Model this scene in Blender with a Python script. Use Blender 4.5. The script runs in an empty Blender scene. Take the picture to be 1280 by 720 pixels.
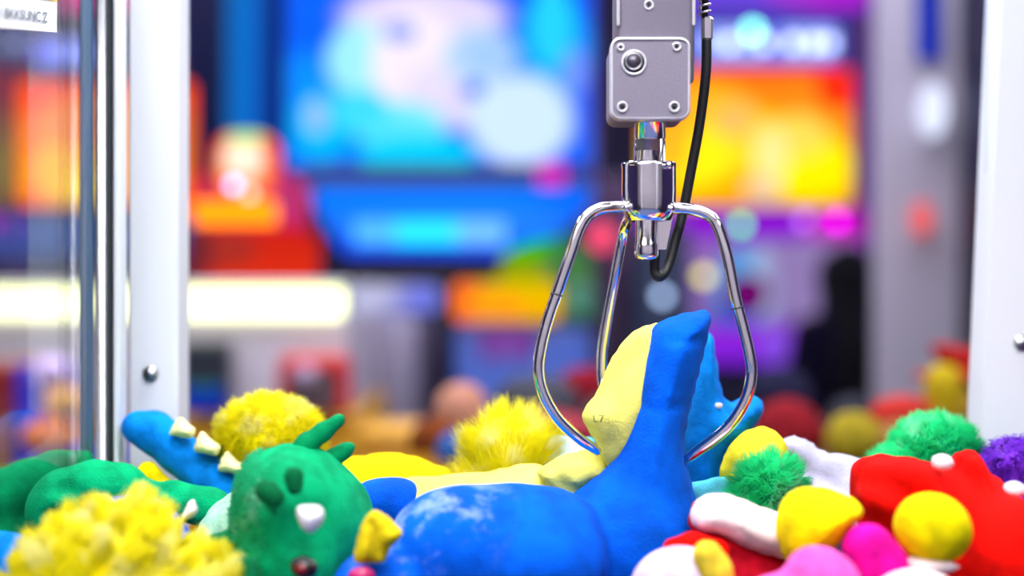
import bpy, bmesh, math, random
import numpy as np
from mathutils import Vector, Matrix

random.seed(7); RNG = np.random.default_rng(7)
S = bpy.context.scene
COL = S.collection
F = 1778.0            # focal length in pixels of a 1280 wide frame (50 mm on 36 mm)
CAMZ = 1.2
DECK = 1.0

def P(px, py, d):
    return np.array([(px-640.0)/F*d, d, CAMZ-(py-360.0)/F*d])
def K(px, d): return px/F*d            # a pixel length at a distance, in metres

def lin(c):
    if isinstance(c, str):
        c = [int(c[i:i+2], 16)/255 for i in (0, 2, 4)]
    return tuple(((v/12.92) if v <= .04045 else ((v+.055)/1.055)**2.4) for v in c)

# ------------------------------------------------------------------ materials
def newmat(name):
    m = bpy.data.materials.new(name); m.use_nodes = True
    nt = m.node_tree; nt.nodes.clear()
    out = nt.nodes.new('ShaderNodeOutputMaterial')
    return m, nt, out
def N(nt, t, **kw):
    n = nt.nodes.new(t)
    for k, v in kw.items(): setattr(n, k, v)
    return n
def L(nt, a, b): nt.links.new(a, b)

def plain(name, rgb, rough=.5, metal=0., spec=.5, bump=0., bscale=200, coat=0.):
    m, nt, out = newmat(name)
    b = N(nt, 'ShaderNodeBsdfPrincipled'); L(nt, b.outputs[0], out.inputs[0])
    b.inputs['Base Color'].default_value = (*lin(rgb), 1)
    b.inputs['Roughness'].default_value = rough
    b.inputs['Metallic'].default_value = metal
    b.inputs['Specular IOR Level'].default_value = spec
    b.inputs['Coat Weight'].default_value = coat
    tc = N(nt, 'ShaderNodeTexCoord'); no = N(nt, 'ShaderNodeTexNoise')
    no.inputs['Scale'].default_value = bscale; no.inputs['Detail'].default_value = 3
    L(nt, tc.outputs['Object'], no.inputs['Vector'])
    if bump:
        bp = N(nt, 'ShaderNodeBump'); bp.inputs['Strength'].default_value = bump; bp.inputs['Distance'].default_value = .001
        L(nt, no.outputs['Fac'], bp.inputs['Height']); L(nt, bp.outputs[0], b.inputs['Normal'])
    else:
        mr = N(nt, 'ShaderNodeMapRange'); mr.inputs['To Min'].default_value = max(0, rough-.04); mr.inputs['To Max'].default_value = rough+.04
        L(nt, no.outputs['Fac'], mr.inputs[0]); L(nt, mr.outputs[0], b.inputs['Roughness'])
    return m

def fabric(name, rgb, palecol=None, paleamt=0., sheen=.10, scale=60, trans=0., paleat=None):
    """plush velour: fine nap bump, patchy nap, soft sheen"""
    m, nt, out = newmat(name)
    b = N(nt, 'ShaderNodeBsdfPrincipled')
    tc = N(nt, 'ShaderNodeTexCoord')
    c = lin(rgb); dk = tuple(v*.62 for v in c)
    n1 = N(nt, 'ShaderNodeTexNoise'); n1.inputs['Scale'].default_value = scale; n1.inputs['Detail'].default_value = 5
    L(nt, tc.outputs['Object'], n1.inputs['Vector'])
    r = N(nt, 'ShaderNodeMapRange'); r.inputs['From Min'].default_value = .35; r.inputs['From Max'].default_value = .6
    L(nt, n1.outputs['Fac'], r.inputs[0])
    mx = N(nt, 'ShaderNodeMix', data_type='RGBA')
    L(nt, r.outputs[0], mx.inputs[0]); mx.inputs[6].default_value = (*dk, 1); mx.inputs[7].default_value = (*c, 1)
    col = mx.outputs[2]
    if palecol:
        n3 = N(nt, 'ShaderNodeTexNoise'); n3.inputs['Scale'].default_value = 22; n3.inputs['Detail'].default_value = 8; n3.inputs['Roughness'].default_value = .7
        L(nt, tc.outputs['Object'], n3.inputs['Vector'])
        r3 = N(nt, 'ShaderNodeMapRange'); r3.inputs['From Min'].default_value = .47; r3.inputs['From Max'].default_value = .55; r3.inputs['To Max'].default_value = paleamt
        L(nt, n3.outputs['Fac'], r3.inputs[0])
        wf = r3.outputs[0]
        if paleat is not None:   # the paler colour shows only round one place of the toy
            ge = N(nt, 'ShaderNodeNewGeometry'); sb = N(nt, 'ShaderNodeVectorMath', operation='DISTANCE'); L(nt, ge.outputs['Position'], sb.inputs[0]); sb.inputs[1].default_value = paleat[0]
            ma = N(nt, 'ShaderNodeMapRange'); ma.inputs['From Min'].default_value = paleat[1]*.5; ma.inputs['From Max'].default_value = paleat[1]; ma.inputs['To Min'].default_value = 1; ma.inputs['To Max'].default_value = 0
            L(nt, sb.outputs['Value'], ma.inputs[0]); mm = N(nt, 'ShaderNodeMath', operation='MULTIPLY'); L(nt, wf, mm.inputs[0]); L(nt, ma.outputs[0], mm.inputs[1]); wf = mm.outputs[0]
        m2 = N(nt, 'ShaderNodeMix', data_type='RGBA'); L(nt, wf, m2.inputs[0]); L(nt, col, m2.inputs[6]); m2.inputs[7].default_value = (*lin(palecol), 1)
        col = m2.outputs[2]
    L(nt, col, b.inputs['Base Color'])
    b.inputs['Roughness'].default_value = .85
    b.inputs['Specular IOR Level'].default_value = .08
    b.inputs['Sheen Weight'].default_value = sheen
    b.inputs['Sheen Roughness'].default_value = .35
    b.inputs['Sheen Tint'].default_value = (*[min(1, .15+v) for v in c], 1)
    n2 = N(nt, 'ShaderNodeTexNoise'); n2.inputs['Scale'].default_value = 650; n2.inputs['Detail'].default_value = 3
    L(nt, tc.outputs['Object'], n2.inputs['Vector'])
    bp = N(nt, 'ShaderNodeBump'); bp.inputs['Strength'].default_value = .55; bp.inputs['Distance'].default_value = .0012
    L(nt, n2.outputs['Fac'], bp.inputs['Height'])
    bp2 = N(nt, 'ShaderNodeBump'); bp2.inputs['Strength'].default_value = .5; bp2.inputs['Distance'].default_value = .004
    L(nt, n1.outputs['Fac'], bp2.inputs['Height']); L(nt, bp.outputs[0], bp2.inputs['Normal'])
    L(nt, bp2.outputs[0], b.inputs['Normal'])
    if trans:
        t = N(nt, 'ShaderNodeBsdfTranslucent'); t.inputs[0].default_value = (*c, 1)
        ms = N(nt, 'ShaderNodeMixShader'); ms.inputs[0].default_value = trans
        L(nt, b.outputs[0], ms.inputs[1]); L(nt, t.outputs[0], ms.inputs[2]); L(nt, ms.outputs[0], out.inputs[0])
    else:
        L(nt, b.outputs[0], out.inputs[0])
    return m

def glow(name, rgb, strength):
    m, nt, out = newmat(name)
    e = N(nt, 'ShaderNodeEmission'); e.inputs[0].default_value = (*lin(rgb), 1); e.inputs[1].default_value = strength
    L(nt, e.outputs[0], out.inputs[0]); return m

def screen(name, base, blobs, strength=1., top=None):
    """a lit display: base colour (bottom to top) with soft coloured spots, in the panel's own Generated coordinates (x, z)"""
    m, nt, out = newmat(name)
    tc = N(nt, 'ShaderNodeTexCoord'); sp = N(nt, 'ShaderNodeSeparateXYZ'); L(nt, tc.outputs['Generated'], sp.inputs[0])
    mx = N(nt, 'ShaderNodeMix', data_type='RGBA'); L(nt, sp.outputs[2], mx.inputs[0])
    mx.inputs[6].default_value = (*lin(base), 1); mx.inputs[7].default_value = (*lin(top or base), 1)
    col = mx.outputs[2]
    for (u, v, ru, rv, c, a) in blobs:
        x = N(nt, 'ShaderNodeMath', operation='SUBTRACT'); L(nt, sp.outputs[0], x.inputs[0]); x.inputs[1].default_value = u
        x2 = N(nt, 'ShaderNodeMath', operation='DIVIDE'); L(nt, x.outputs[0], x2.inputs[0]); x2.inputs[1].default_value = ru
        z = N(nt, 'ShaderNodeMath', operation='SUBTRACT'); L(nt, sp.outputs[2], z.inputs[0]); z.inputs[1].default_value = v
        z2 = N(nt, 'ShaderNodeMath', operation='DIVIDE'); L(nt, z.outputs[0], z2.inputs[0]); z2.inputs[1].default_value = rv
        cb = N(nt, 'ShaderNodeCombineXYZ'); L(nt, x2.outputs[0], cb.inputs[0]); L(nt, z2.outputs[0], cb.inputs[1])
        ln = N(nt, 'ShaderNodeVectorMath', operation='LENGTH'); L(nt, cb.outputs[0], ln.inputs[0])
        mr = N(nt, 'ShaderNodeMapRange', interpolation_type='SMOOTHSTEP'); L(nt, ln.outputs['Value'], mr.inputs[0])
        mr.inputs['From Min'].default_value = .72; mr.inputs['From Max'].default_value = 1.12; mr.inputs['To Min'].default_value = a; mr.inputs['To Max'].default_value = 0
        k = N(nt, 'ShaderNodeMix', data_type='RGBA'); L(nt, mr.outputs[0], k.inputs[0]); L(nt, col, k.inputs[6]); k.inputs[7].default_value = (*lin(c), 1)
        col = k.outputs[2]
    e = N(nt, 'ShaderNodeEmission'); L(nt, col, e.inputs[0]); e.inputs[1].default_value = strength*1.15
    L(nt, e.outputs[0], out.inputs[0]); return m

def glassmat(name, haze=0., refl=.05):
    m, nt, out = newmat(name)
    t = N(nt, 'ShaderNodeBsdfTransparent'); g = N(nt, 'ShaderNodeBsdfGlossy'); g.inputs['Roughness'].default_value = .01
    fr = N(nt, 'ShaderNodeLayerWeight'); fr.inputs[0].default_value = .15
    mu = N(nt, 'ShaderNodeMath', operation='MULTIPLY'); L(nt, fr.outputs['Fresnel'], mu.inputs[0]); mu.inputs[1].default_value = refl
    ms = N(nt, 'ShaderNodeMixShader'); L(nt, mu.outputs[0], ms.inputs[0]); L(nt, t.outputs[0], ms.inputs[1]); L(nt, g.outputs[0], ms.inputs[2])
    last = ms.outputs[0]
    if haze:
        d = N(nt, 'ShaderNodeBsdfDiffuse'); d.inputs[0].default_value = (.8, .8, .9, 1)
        m2 = N(nt, 'ShaderNodeMixShader'); m2.inputs[0].default_value = haze
        L(nt, last, m2.inputs[1]); L(nt, d.outputs[0], m2.inputs[2]); last = m2.outputs[0]
    L(nt, last, out.inputs[0]); return m

# ------------------------------------------------------------------ objects
def link(name, verts, faces, mat, smooth=True):
    me = bpy.data.meshes.new(name)
    me.from_pydata([tuple(map(float, v)) for v in verts], [], [tuple(map(int, f)) for f in faces])
    if mat: me.materials.append(mat)
    if smooth and len(me.polygons): me.polygons.foreach_set('use_smooth', [True]*len(me.polygons))
    me.update()
    o = bpy.data.objects.new(name, me); COL.objects.link(o); return o

def setp(o, label=None, cat=None, group=None, kind=None):
    if label: o['label'] = label
    if cat: o['category'] = cat
    if group: o['group'] = group
    if kind: o['kind'] = kind
    return o

def thing(name, loc, label, cat, group=None):
    e = bpy.data.objects.new(name, None); COL.objects.link(e); e.location = loc; e.empty_display_size = .02
    return setp(e, label, cat, group)

def wpos(o):
    v = Vector((0, 0, 0))
    while o is not None: v += Vector(o.location); o = o.parent
    return v

FURN = []
def part(name, parent, geo, mat, label=None, smooth=True, kind=None):
    """geo = (verts in world coordinates, faces); becomes a child of parent"""
    v, f = geo
    w = wpos(parent) if parent else Vector((0, 0, 0))
    v = np.asarray(v, float)
    c = (v.min(0)+v.max(0))/2
    o = link(name, v-c, f, mat, smooth)
    o.location = Vector(c)-w
    if parent: o.parent = parent
    if label: o['label'] = label
    if kind: o['kind'] = kind
    if FURN and len(FURN[0]) == len(v):   # strands take the lie of the cloth they grow from
        o.data.normals_split_custom_set_from_vertices([tuple(q) for q in FURN[0]]); FURN.clear()
    return o

def merge(*geos):
    vs, fs, n = [], [], 0
    for v, f in geos:
        vs += [tuple(p) for p in v]; fs += [tuple(i+n for i in q) for q in f]; n += len(v)
    return vs, fs

def from_bm(bm):
    bm.verts.index_update()
    v = [tuple(p.co) for p in bm.verts]; f = [tuple(q.index for q in p.verts) for p in bm.faces]
    bm.free(); return v, f

def boxg(c, s, bev=0., seg=2, rot=None):
    bm = bmesh.new(); bmesh.ops.create_cube(bm, size=1)
    bmesh.ops.scale(bm, vec=s, verts=bm.verts)
    if bev: bmesh.ops.bevel(bm, geom=bm.edges[:]+bm.verts[:], offset=bev, segments=seg, profile=.5, affect='EDGES')
    if rot is not None: bmesh.ops.rotate(bm, matrix=rot, verts=bm.verts)
    bmesh.ops.translate(bm, vec=Vector(tuple(map(float, c))), verts=bm.verts)
    return from_bm(bm)

def pxbox(x0, y0, x1, y1, d, depth, bev=0., seg=2):
    """box whose front face is seen at these pixels at distance d, going back by depth"""
    a = P(x0, y0, d); b = P(x1, y1, d)
    return boxg(((a[0]+b[0])/2, d+depth/2, (a[2]+b[2])/2), (abs(b[0]-a[0]), depth, abs(b[2]-a[2])), bev, seg)

def lathe(axis_pts, prof, n=40, close=True):
    """profile [(r, t)] revolved round the vertical axis through axis_pts=(x,y); t = z"""
    x, y = axis_pts; v = []; f = []
    for r, z in prof:
        for i in range(n):
            a = 2*math.pi*i/n; v.append((x+r*math.cos(a), y+r*math.sin(a), z))
    for j in range(len(prof)-1):
        for i in range(n):
            k = (i+1) % n; f.append((j*n+i, j*n+k, (j+1)*n+k, (j+1)*n+i))
    if close:
        f.append(tuple(range(n))); f.append(tuple(reversed(range((len(prof)-1)*n, len(prof)*n))))
    return v, f

def catmull(pts, sub=8, closed=False):
    pts = [np.asarray(p, float) for p in pts]; n = len(pts); out = []
    rng = range(n) if closed else range(n-1)
    for i in rng:
        p0 = pts[(i-1) % n] if closed or i > 0 else 2*pts[0]-pts[1]
        p1 = pts[i]; p2 = pts[(i+1) % n]
        p3 = pts[(i+2) % n] if closed or i+2 < n else 2*pts[-1]-pts[-2]
        for t in np.linspace(0, 1, sub, endpoint=False):
            out.append(.5*((2*p1)+(-p0+p2)*t+(2*p0-5*p1+4*p2-p3)*t*t+(-p0+3*p1-3*p2+p3)*t**3))
    if not closed: out.append(pts[-1])
    return out

def tube(pts, radii, n=16, sub=8):
    path = catmull(pts, sub) if sub > 1 else [np.asarray(p, float) for p in pts]
    rr = np.interp(np.linspace(0, 1, len(path)), np.linspace(0, 1, len(radii)), radii) if hasattr(radii, '__len__') else np.full(len(path), radii)
    v = []; f = []; up = None
    for i, p in enumerate(path):
        t = path[min(i+1, len(path)-1)]-path[max(i-1, 0)]; t /= (np.linalg.norm(t)+1e-12)
        if up is None:
            up = np.cross(t, [0, 1, 0]); up = up if np.linalg.norm(up) > .1 else np.cross(t, [1, 0, 0])
        up = up-t*np.dot(up, t); up /= np.linalg.norm(up); w = np.cross(t, up)
        for k in range(n):
            a = 2*math.pi*k/n; v.append(p+rr[i]*(math.cos(a)*up+math.sin(a)*w))
    for j in range(len(path)-1):
        for k in range(n):
            q = (k+1) % n; f.append((j*n+k, j*n+q, (j+1)*n+q, (j+1)*n+k))
    f.append(tuple(reversed(range(n)))); m = (len(path)-1)*n; f.append(tuple(range(m, m+n)))
    return v, f

def disc(c, r, thick, n=32, axis='y'):
    """short round slug facing -y"""
    v, f = [], []
    for s in (-1, 1):
        for i in range(n):
            a = 2*math.pi*i/n
            v.append((c[0]+r*math.cos(a), c[1]+s*thick/2, c[2]+r*math.sin(a)))
    for i in range(n): k = (i+1) % n; f.append((i, n+i, n+k, k))
    f.append(tuple(range(n))); f.append(tuple(reversed(range(n, 2*n))))
    return v, f

def ball(c, r, n=16, rot=None):
    bm = bmesh.new(); bmesh.ops.create_uvsphere(bm, u_segments=n*2, v_segments=n, radius=1)
    r = (r, r, r) if not hasattr(r, '__len__') else r
    bmesh.ops.scale(bm, vec=r, verts=bm.verts)
    if rot is not None: bmesh.ops.rotate(bm, matrix=rot, verts=bm.verts)
    bmesh.ops.translate(bm, vec=Vector(tuple(map(float, c))), verts=bm.verts)
    return from_bm(bm)

def frustum(x0, x1, z0, X0, X1, z1, y, depth):
    v = [(x0, y, z0), (x1, y, z0), (x1, y+depth, z0), (x0, y+depth, z0), (X0, y, z1), (X1, y, z1), (X1, y+depth, z1), (X0, y+depth, z1)]
    return v, [(0, 3, 2, 1), (4, 5, 6, 7), (0, 1, 5, 4), (1, 2, 6, 5), (2, 3, 7, 6), (3, 0, 4, 7)]

# ------------------------------------------------------------------ soft shapes (distance fields meshed by surface nets)
def surfnets(D, org, h):
    nx, ny, nz = D.shape; ins = D < 0
    acc = np.zeros((nx-1, ny-1, nz-1, 3)); cnt = np.zeros((nx-1, ny-1, nz-1))
    for ax in range(3):
        a = [slice(None)]*3; b = [slice(None)]*3; a[ax] = slice(0, -1); b[ax] = slice(1, None)
        A = D[tuple(a)]; B = D[tuple(b)]; cr = (A < 0) != (B < 0)
        t = np.where(cr, A/(A-B+1e-20), 0)
        o1, o2 = [q for q in range(3) if q != ax]
        for i in (0, 1):
            for j in (0, 1):
                s = [slice(None)]*3
                s[o1] = slice(i, i+D.shape[o1]-1); s[o2] = slice(j, j+D.shape[o2]-1)
                c = cr[tuple(s)]; tt = t[tuple(s)]
                acc[..., ax] += np.where(c, tt, 0); acc[..., o1] += c*i; acc[..., o2] += c*j; cnt += c
    m = cnt > 0; idx = -np.ones(m.shape, int); idx[m] = np.arange(m.sum())
    g = np.argwhere(m); v = org+(g+acc[m]/cnt[m][:, None])*h
    quads = []
    for ax in range(3):
        o1, o2 = [(1, 2), (2, 0), (0, 1)][ax]
        a = [slice(None)]*3; b = [slice(None)]*3; a[ax] = slice(0, -1); b[ax] = slice(1, None)
        A = ins[tuple(a)]; B = ins[tuple(b)]; cr = np.argwhere(A != B)
        ok = (cr[:, o1] > 0) & (cr[:, o2] > 0) & (cr[:, o1] < D.shape[o1]-1) & (cr[:, o2] < D.shape[o2]-1)
        cr = cr[ok]; fl = A[tuple(cr.T)]
        def at(d1, d2):
            c = cr.copy(); c[:, o1] -= d1; c[:, o2] -= d2; return idx[tuple(c.T)]
        q = np.stack([at(1, 1), at(0, 1), at(0, 0), at(1, 0)], 1)
        q[~fl] = q[~fl][:, ::-1]; quads.append(q)
    return v, np.concatenate(quads)

def smoothmesh(v, f, it=4):
    e = np.concatenate([f[:, [0, 1]], f[:, [1, 2]], f[:, [2, 3]], f[:, [3, 0]]]); e = np.concatenate([e, e[:, ::-1]])
    cnt = np.bincount(e[:, 0], minlength=len(v))[:, None]
    for k in range(it):
        for lam in (.5, -.48):
            s = np.stack([np.bincount(e[:, 0], v[e[:, 1], a], len(v)) for a in range(3)], 1)
            v = v+lam*(s/np.maximum(cnt, 1)-v)
    return v

FLOOR = None
class Soft:
    """build a soft toy form: ellipsoids, tapered limbs and stuffed outlines blended together"""
    def __init__(s, h=.0028, k=.006): s.p = []; s.h = h; s.k = k; s.groove = []; s.nz = []; s.dents = []; s.floor = FLOOR
    def ell(s, c, r, rot=None, k=None): s.p.append(('e', np.array(c, float), np.array(r, float), rot, k)); return s
    def limb(s, pts, rad, k=None): s.p.append(('l', [np.array(p, float) for p in pts], list(rad), None, k)); return s
    def pil(s, outline, d, T, w=None, tilt=(0, 0), smooth=True, k=None, flat=1.):
        """stuffed shape: outline in pixels seen at distance d, half thickness T, rounding w"""
        o = [P(x, y, d)[[0, 2]] for x, y in outline]
        if smooth: o = catmull(o, 5, True)
        o = np.array(o); s.p.append(('p', o, (d, T, w or T*1.6, tilt, flat), None, k)); return s
    def crease(s, pts, depth=.004, width=.006): s.groove.append((catmull(pts, 6), depth, width)); return s
    def dent(s, c, r, depth): s.dents.append((np.array(c), r, depth)); return s
    def noise(s, amp, scale): s.nz.append((amp, scale)); return s
    def build(s, smooth=5):
        lo = np.full(3, 1e9); hi = -lo
        for t, a, b, rot, k in s.p:
            if t == 'e': lo = np.minimum(lo, a-max(b)); hi = np.maximum(hi, a+max(b))
            elif t == 'l':
                for q, r in zip(a, b): lo = np.minimum(lo, q-r); hi = np.maximum(hi, q+r)
            else:
                d, T, w, tl, fl = b; m = a.min(0); M = a.max(0); ex = T+abs(tl[0])*(M[0]-m[0])+abs(tl[1])*(M[1]-m[1])
                lo = np.minimum(lo, [m[0], d-ex, m[1]]); hi = np.maximum(hi, [M[0], d+ex, M[1]])
        lo = lo-s.h*4-.004; hi = hi+s.h*4+.004
        n = np.ceil((hi-lo)/s.h).astype(int)+1
        ax = [lo[i]+np.arange(n[i])*s.h for i in range(3)]
        X, Y, Z = np.meshgrid(*ax, indexing='ij'); D = None
        for t, a, b, rot, k in s.p:
            if t == 'e':
                x, y, z = X-a[0], Y-a[1], Z-a[2]
                if rot is not None:
                    R = np.array(rot).T; x, y, z = R[0, 0]*x+R[0, 1]*y+R[0, 2]*z, R[1, 0]*x+R[1, 1]*y+R[1, 2]*z, R[2, 0]*x+R[2, 1]*y+R[2, 2]*z
                k0 = np.sqrt((x/b[0])**2+(y/b[1])**2+(z/b[2])**2); k1 = np.sqrt((x/b[0]**2)**2+(y/b[1]**2)**2+(z/b[2]**2)**2)
                f = k0*(k0-1)/(k1+1e-9)
            elif t == 'l':
                f = None
                for i in range(len(a)-1):
                    ba = a[i+1]-a[i]; L2 = (ba**2).sum()+1e-12
                    hh = np.clip(((X-a[i][0])*ba[0]+(Y-a[i][1])*ba[1]+(Z-a[i][2])*ba[2])/L2, 0, 1)
                    q = np.sqrt((X-a[i][0]-hh*ba[0])**2+(Y-a[i][1]-hh*ba[1])**2+(Z-a[i][2]-hh*ba[2])**2)-(b[i]+(b[i+1]-b[i])*hh)
                    f = q if f is None else smin(f, q, .004)
            else:
                d, T, w, tl, fl = b
                x2, z2 = np.meshgrid(ax[0], ax[2], indexing='ij')
                dist = np.full(x2.shape, 1e9); inside = np.zeros(x2.shape, bool)
                m = len(a)
                for i in range(m):
                    p, q = a[i], a[(i+1) % m]; e = q-p; L2 = (e**2).sum()+1e-15
                    hh = np.clip(((x2-p[0])*e[0]+(z2-p[1])*e[1])/L2, 0, 1)
                    dist = np.minimum(dist, (x2-p[0]-hh*e[0])**2+(z2-p[1]-hh*e[1])**2)
                    c = ((p[1] > z2) != (q[1] > z2)) & (x2 < e[0]*(z2-p[1])/(e[1]+1e-15)+p[0])
                    inside ^= c
                sd = np.sqrt(dist)*np.where(inside, 1, -1)
                u = np.clip(sd/w, 0, 1); H = T*np.sqrt(np.maximum(0, 1-(1-u)**2))
                cx, cz = a.mean(0); yc = d+tl[0]*(x2-cx)+tl[1]*(z2-cz)
                H = H[:, None, :]; sd3 = sd[:, None, :]; yy = np.abs(Y-yc[:, None, :])
                f = np.where(sd3 > 0, yy-H, np.sqrt(yy**2+sd3**2))
            D = f if D is None else smin(D, f, k or s.k)
        for path, dep, wid in s.groove:
            g = np.full(X.shape, 1e9); bb = np.array(path)
            for i in range(len(path)-1):
                p, q = path[i], path[i+1]; e = q-p; L2 = (e**2).sum()+1e-15
                hh = np.clip(((X-p[0])*e[0]+(Z-p[2])*e[2]+(Y-p[1])*e[1])/L2, 0, 1)
                g = np.minimum(g, (X-p[0]-hh*e[0])**2+(Z-p[2]-hh*e[2])**2+((Y-p[1]-hh*e[1])*.15)**2)
            D = D+dep*1.5*np.exp(-g/(wid*wid)*2)
        for c, r, dep in s.dents:
            D = D+dep*np.exp(-((X-c[0])**2+(Y-c[1])**2+(Z-c[2])**2)/(r*r)*2)
        for amp, sc in s.nz:
            q = np.zeros(X.shape)
            for _ in range(7):
                dr = RNG.normal(size=3); dr *= sc/np.linalg.norm(dr)*RNG.uniform(.6, 1.5)
                q += np.sin(X*dr[0]+Y*dr[1]+Z*dr[2]+RNG.uniform(0, 6.3))
            D = D+amp*q/3
        if s.floor is not None: D = np.maximum(D, s.floor+.0015-Z)   # it rests flat on the deck
        v, f = surfnets(D, lo, s.h)
        return smoothmesh(v, f, smooth), f

def smin(a, b, k):
    h = np.maximum(k-np.abs(a-b), 0)/k
    return np.minimum(a, b)-h*h*k*.25

def vnormals(v, f):
    n = np.zeros_like(v); a = v[f[:, 2]]-v[f[:, 0]]; b = v[f[:, 3]]-v[f[:, 1]]; fn = np.cross(a, b)
    for i in range(4): np.add.at(n, f[:, i], fn)
    return n/(np.linalg.norm(n, axis=1, keepdims=True)+1e-12)

FURN = []
def fur(geo, count, length, rad, clump=.6, nclump=80, bias=(0, 0, 0), curl=0., sel=None, seg=3, jitter=.35):
    """individual tapering strands rooted on the surface, gathered in tufts"""
    v, f = np.asarray(geo[0]), np.asarray(geo[1]); n = vnormals(v, f)
    cand = np.arange(len(v)) if sel is None else np.where(sel(v, n))[0]
    ri = RNG.choice(cand, count); jit = RNG.normal(size=(count, 3))*.0012
    root = v[ri]+jit-n[ri]*.001; nn = n[ri]
    ci = RNG.choice(cand, nclump); cl = length*RNG.uniform(.75, 1.35, nclump)
    cdir = n[ci]+np.array(bias)+RNG.normal(size=(nclump, 3))*jitter; cdir /= np.linalg.norm(cdir, axis=1, keepdims=True)
    ctip = v[ci]+cdir*cl[:, None]
    near = np.empty(count, int)
    for s0 in range(0, count, 2000):
        near[s0:s0+2000] = ((root[s0:s0+2000, None]-v[ci][None])**2).sum(2).argmin(1)
    d = nn+np.array(bias)+RNG.normal(size=(count, 3))*jitter; d /= np.linalg.norm(d, axis=1, keepdims=True)
    tip = root+d*(length*RNG.uniform(.6, 1.1, count))[:, None]
    tip = tip*(1-clump)+ctip[near]*clump
    V = []; side = np.cross(tip-root, RNG.normal(size=(count, 3))); side /= (np.linalg.norm(side, axis=1, keepdims=True)+1e-12)
    ax = tip-root; axn = ax/(np.linalg.norm(ax, axis=1, keepdims=True)+1e-12); s2 = np.cross(axn, side)
    bend = RNG.normal(size=(count, 3))*length*.12; ph = RNG.uniform(0, 6.28, count)
    M = seg
    for j in range(M+1):
        t = j/M; c = root+ax*t+bend*(t*(1-t)*2)
        if curl:
            w = t*11+ph; c = c+(np.cos(w)[:, None]*side+np.sin(w)[:, None]*s2)*curl*min(1, t*3)
        r = rad*(1-t*.85)
        for k in range(3):
            a = 2.094*k; V.append(c+r*(math.cos(a)*side+math.sin(a)*s2))
    V = np.stack(V, 1); nv = V.shape[1]; V = V.reshape(-1, 3)
    pat = []
    FURN.clear(); FURN.append(np.repeat(nn, nv, axis=0))
    for j in range(M):
        for k in range(3):
            q = (k+1) % 3; pat.append((j*3+k, j*3+q, (j+1)*3+q, (j+1)*3+k))
    pat = np.array(pat); Fc = (pat[None]+(np.arange(count)*nv)[:, None, None]).reshape(-1, 4)
    return V, Fc

def furmat(name, rgb, tip=None):
    m, nt, out = newmat(name)
    d = N(nt, 'ShaderNodeBsdfPrincipled'); d.inputs['Roughness'].default_value = .7; d.inputs['Specular IOR Level'].default_value = .2
    c = lin(rgb)
    tc = N(nt, 'ShaderNodeTexCoord'); no = N(nt, 'ShaderNodeTexNoise'); no.inputs['Scale'].default_value = 45; no.inputs['Detail'].default_value = 3
    L(nt, tc.outputs['Object'], no.inputs['Vector'])
    r = N(nt, 'ShaderNodeMapRange'); r.inputs['From Min'].default_value = .52; r.inputs['From Max'].default_value = .68
    L(nt, no.outputs['Fac'], r.inputs[0])
    mx = N(nt, 'ShaderNodeMix', data_type='RGBA'); L(nt, r.outputs[0], mx.inputs[0]); mx.inputs[6].default_value = (*c, 1)
    mx.inputs[7].default_value = (*lin(tip or rgb), 1); L(nt, mx.outputs[2], d.inputs['Base Color'])
    t = N(nt, 'ShaderNodeBsdfTranslucent'); L(nt, mx.outputs[2], t.inputs[0])
    ms = N(nt, 'ShaderNodeMixShader'); ms.inputs[0].default_value = .45
    L(nt, d.outputs[0], ms.inputs[1]); L(nt, t.outputs[0], ms.inputs[2]); L(nt, ms.outputs[0], out.inputs[0])
    return m
# ================================================================== materials used
M = {}
M['white'] = plain('white_enamel', 'e2e6ee', .35, bump=.05, bscale=60)
M['alu'] = plain('satin_aluminium', 'b9bbc2', .32, 1.)
M['rubber'] = plain('dark_rubber', '2c3438', .7)
M['chrome'] = plain('chrome', 'f2eef2', .12, 1.)
M['cast'] = plain('cast_aluminium', '928c9c', .42, .6, bump=.18, bscale=900)
M['castrim'] = plain('polished_cast_rim', 'f2f0f6', .3, .45)
M['black'] = plain('black_plastic', '0b0a10', .45)
M['cable'] = plain('black_rubber_cable', '101016', .5)
M['deck'] = plain('deck_blue', '2a3c66', .6)
M['cabinet'] = plain('cabinet_violet', '2b2244', .4)
M['edge'] = plain('blue_steel', '6f93b4', .3, .8)
M['navy'] = plain('navy_wall', '221a46', .8)
M['purplewall'] = plain('purple_wall', '3c2a66', .8)
M['floor'] = plain('arcade_floor', '1d1a2a', .35)
M['ceil'] = plain('grey_ceiling', '55525e', .9)
M['grey'] = plain('grey_laminate', '8f8a9a', .5)
M['lav'] = plain('lavender_laminate', 'c2bccb', .5)
M['glass'] = glassmat('clear_glass', 0, .2)
M['haze'] = glassmat('hazy_glass', .022, .2)  # a little pale haze mixed into the pane
M['red'] = plain('red_gloss', 'd81410', .3)
M['yellowp'] = plain('yellow_panel', 'e0a414', .5)
M['dkteal'] = plain('dark_teal', '0e1c28', .4)

# ================================================================== the room
def struct(name, geo, mat): return part(name, None, geo, mat, kind='structure', smooth=False)
RX, RY0, RY1, RZ = 4.6, -2.6, 6.6, 3.3
struct('floor', boxg((0, 2, -.05), (2*RX, RY1-RY0, .1)), M['floor'])
struct('ceiling', boxg((0, 2, RZ+.05), (2*RX, RY1-RY0, .1)), M['ceil'])
struct('wall_back', boxg((0, RY1+.05, RZ/2), (2*RX, .1, RZ)), M['navy'])
struct('wall_front', boxg((0, RY0-.05, RZ/2), (2*RX, .1, RZ)), plain('pale_wall', 'e4dce8', .8))
struct('wall_left', boxg((-RX-.05, 2, RZ/2), (.1, RY1-RY0, RZ)), M['purplewall'])
struct('wall_right', boxg((RX+.05, 2, RZ/2), (.1, RY1-RY0, RZ)), M['purplewall'])

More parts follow.
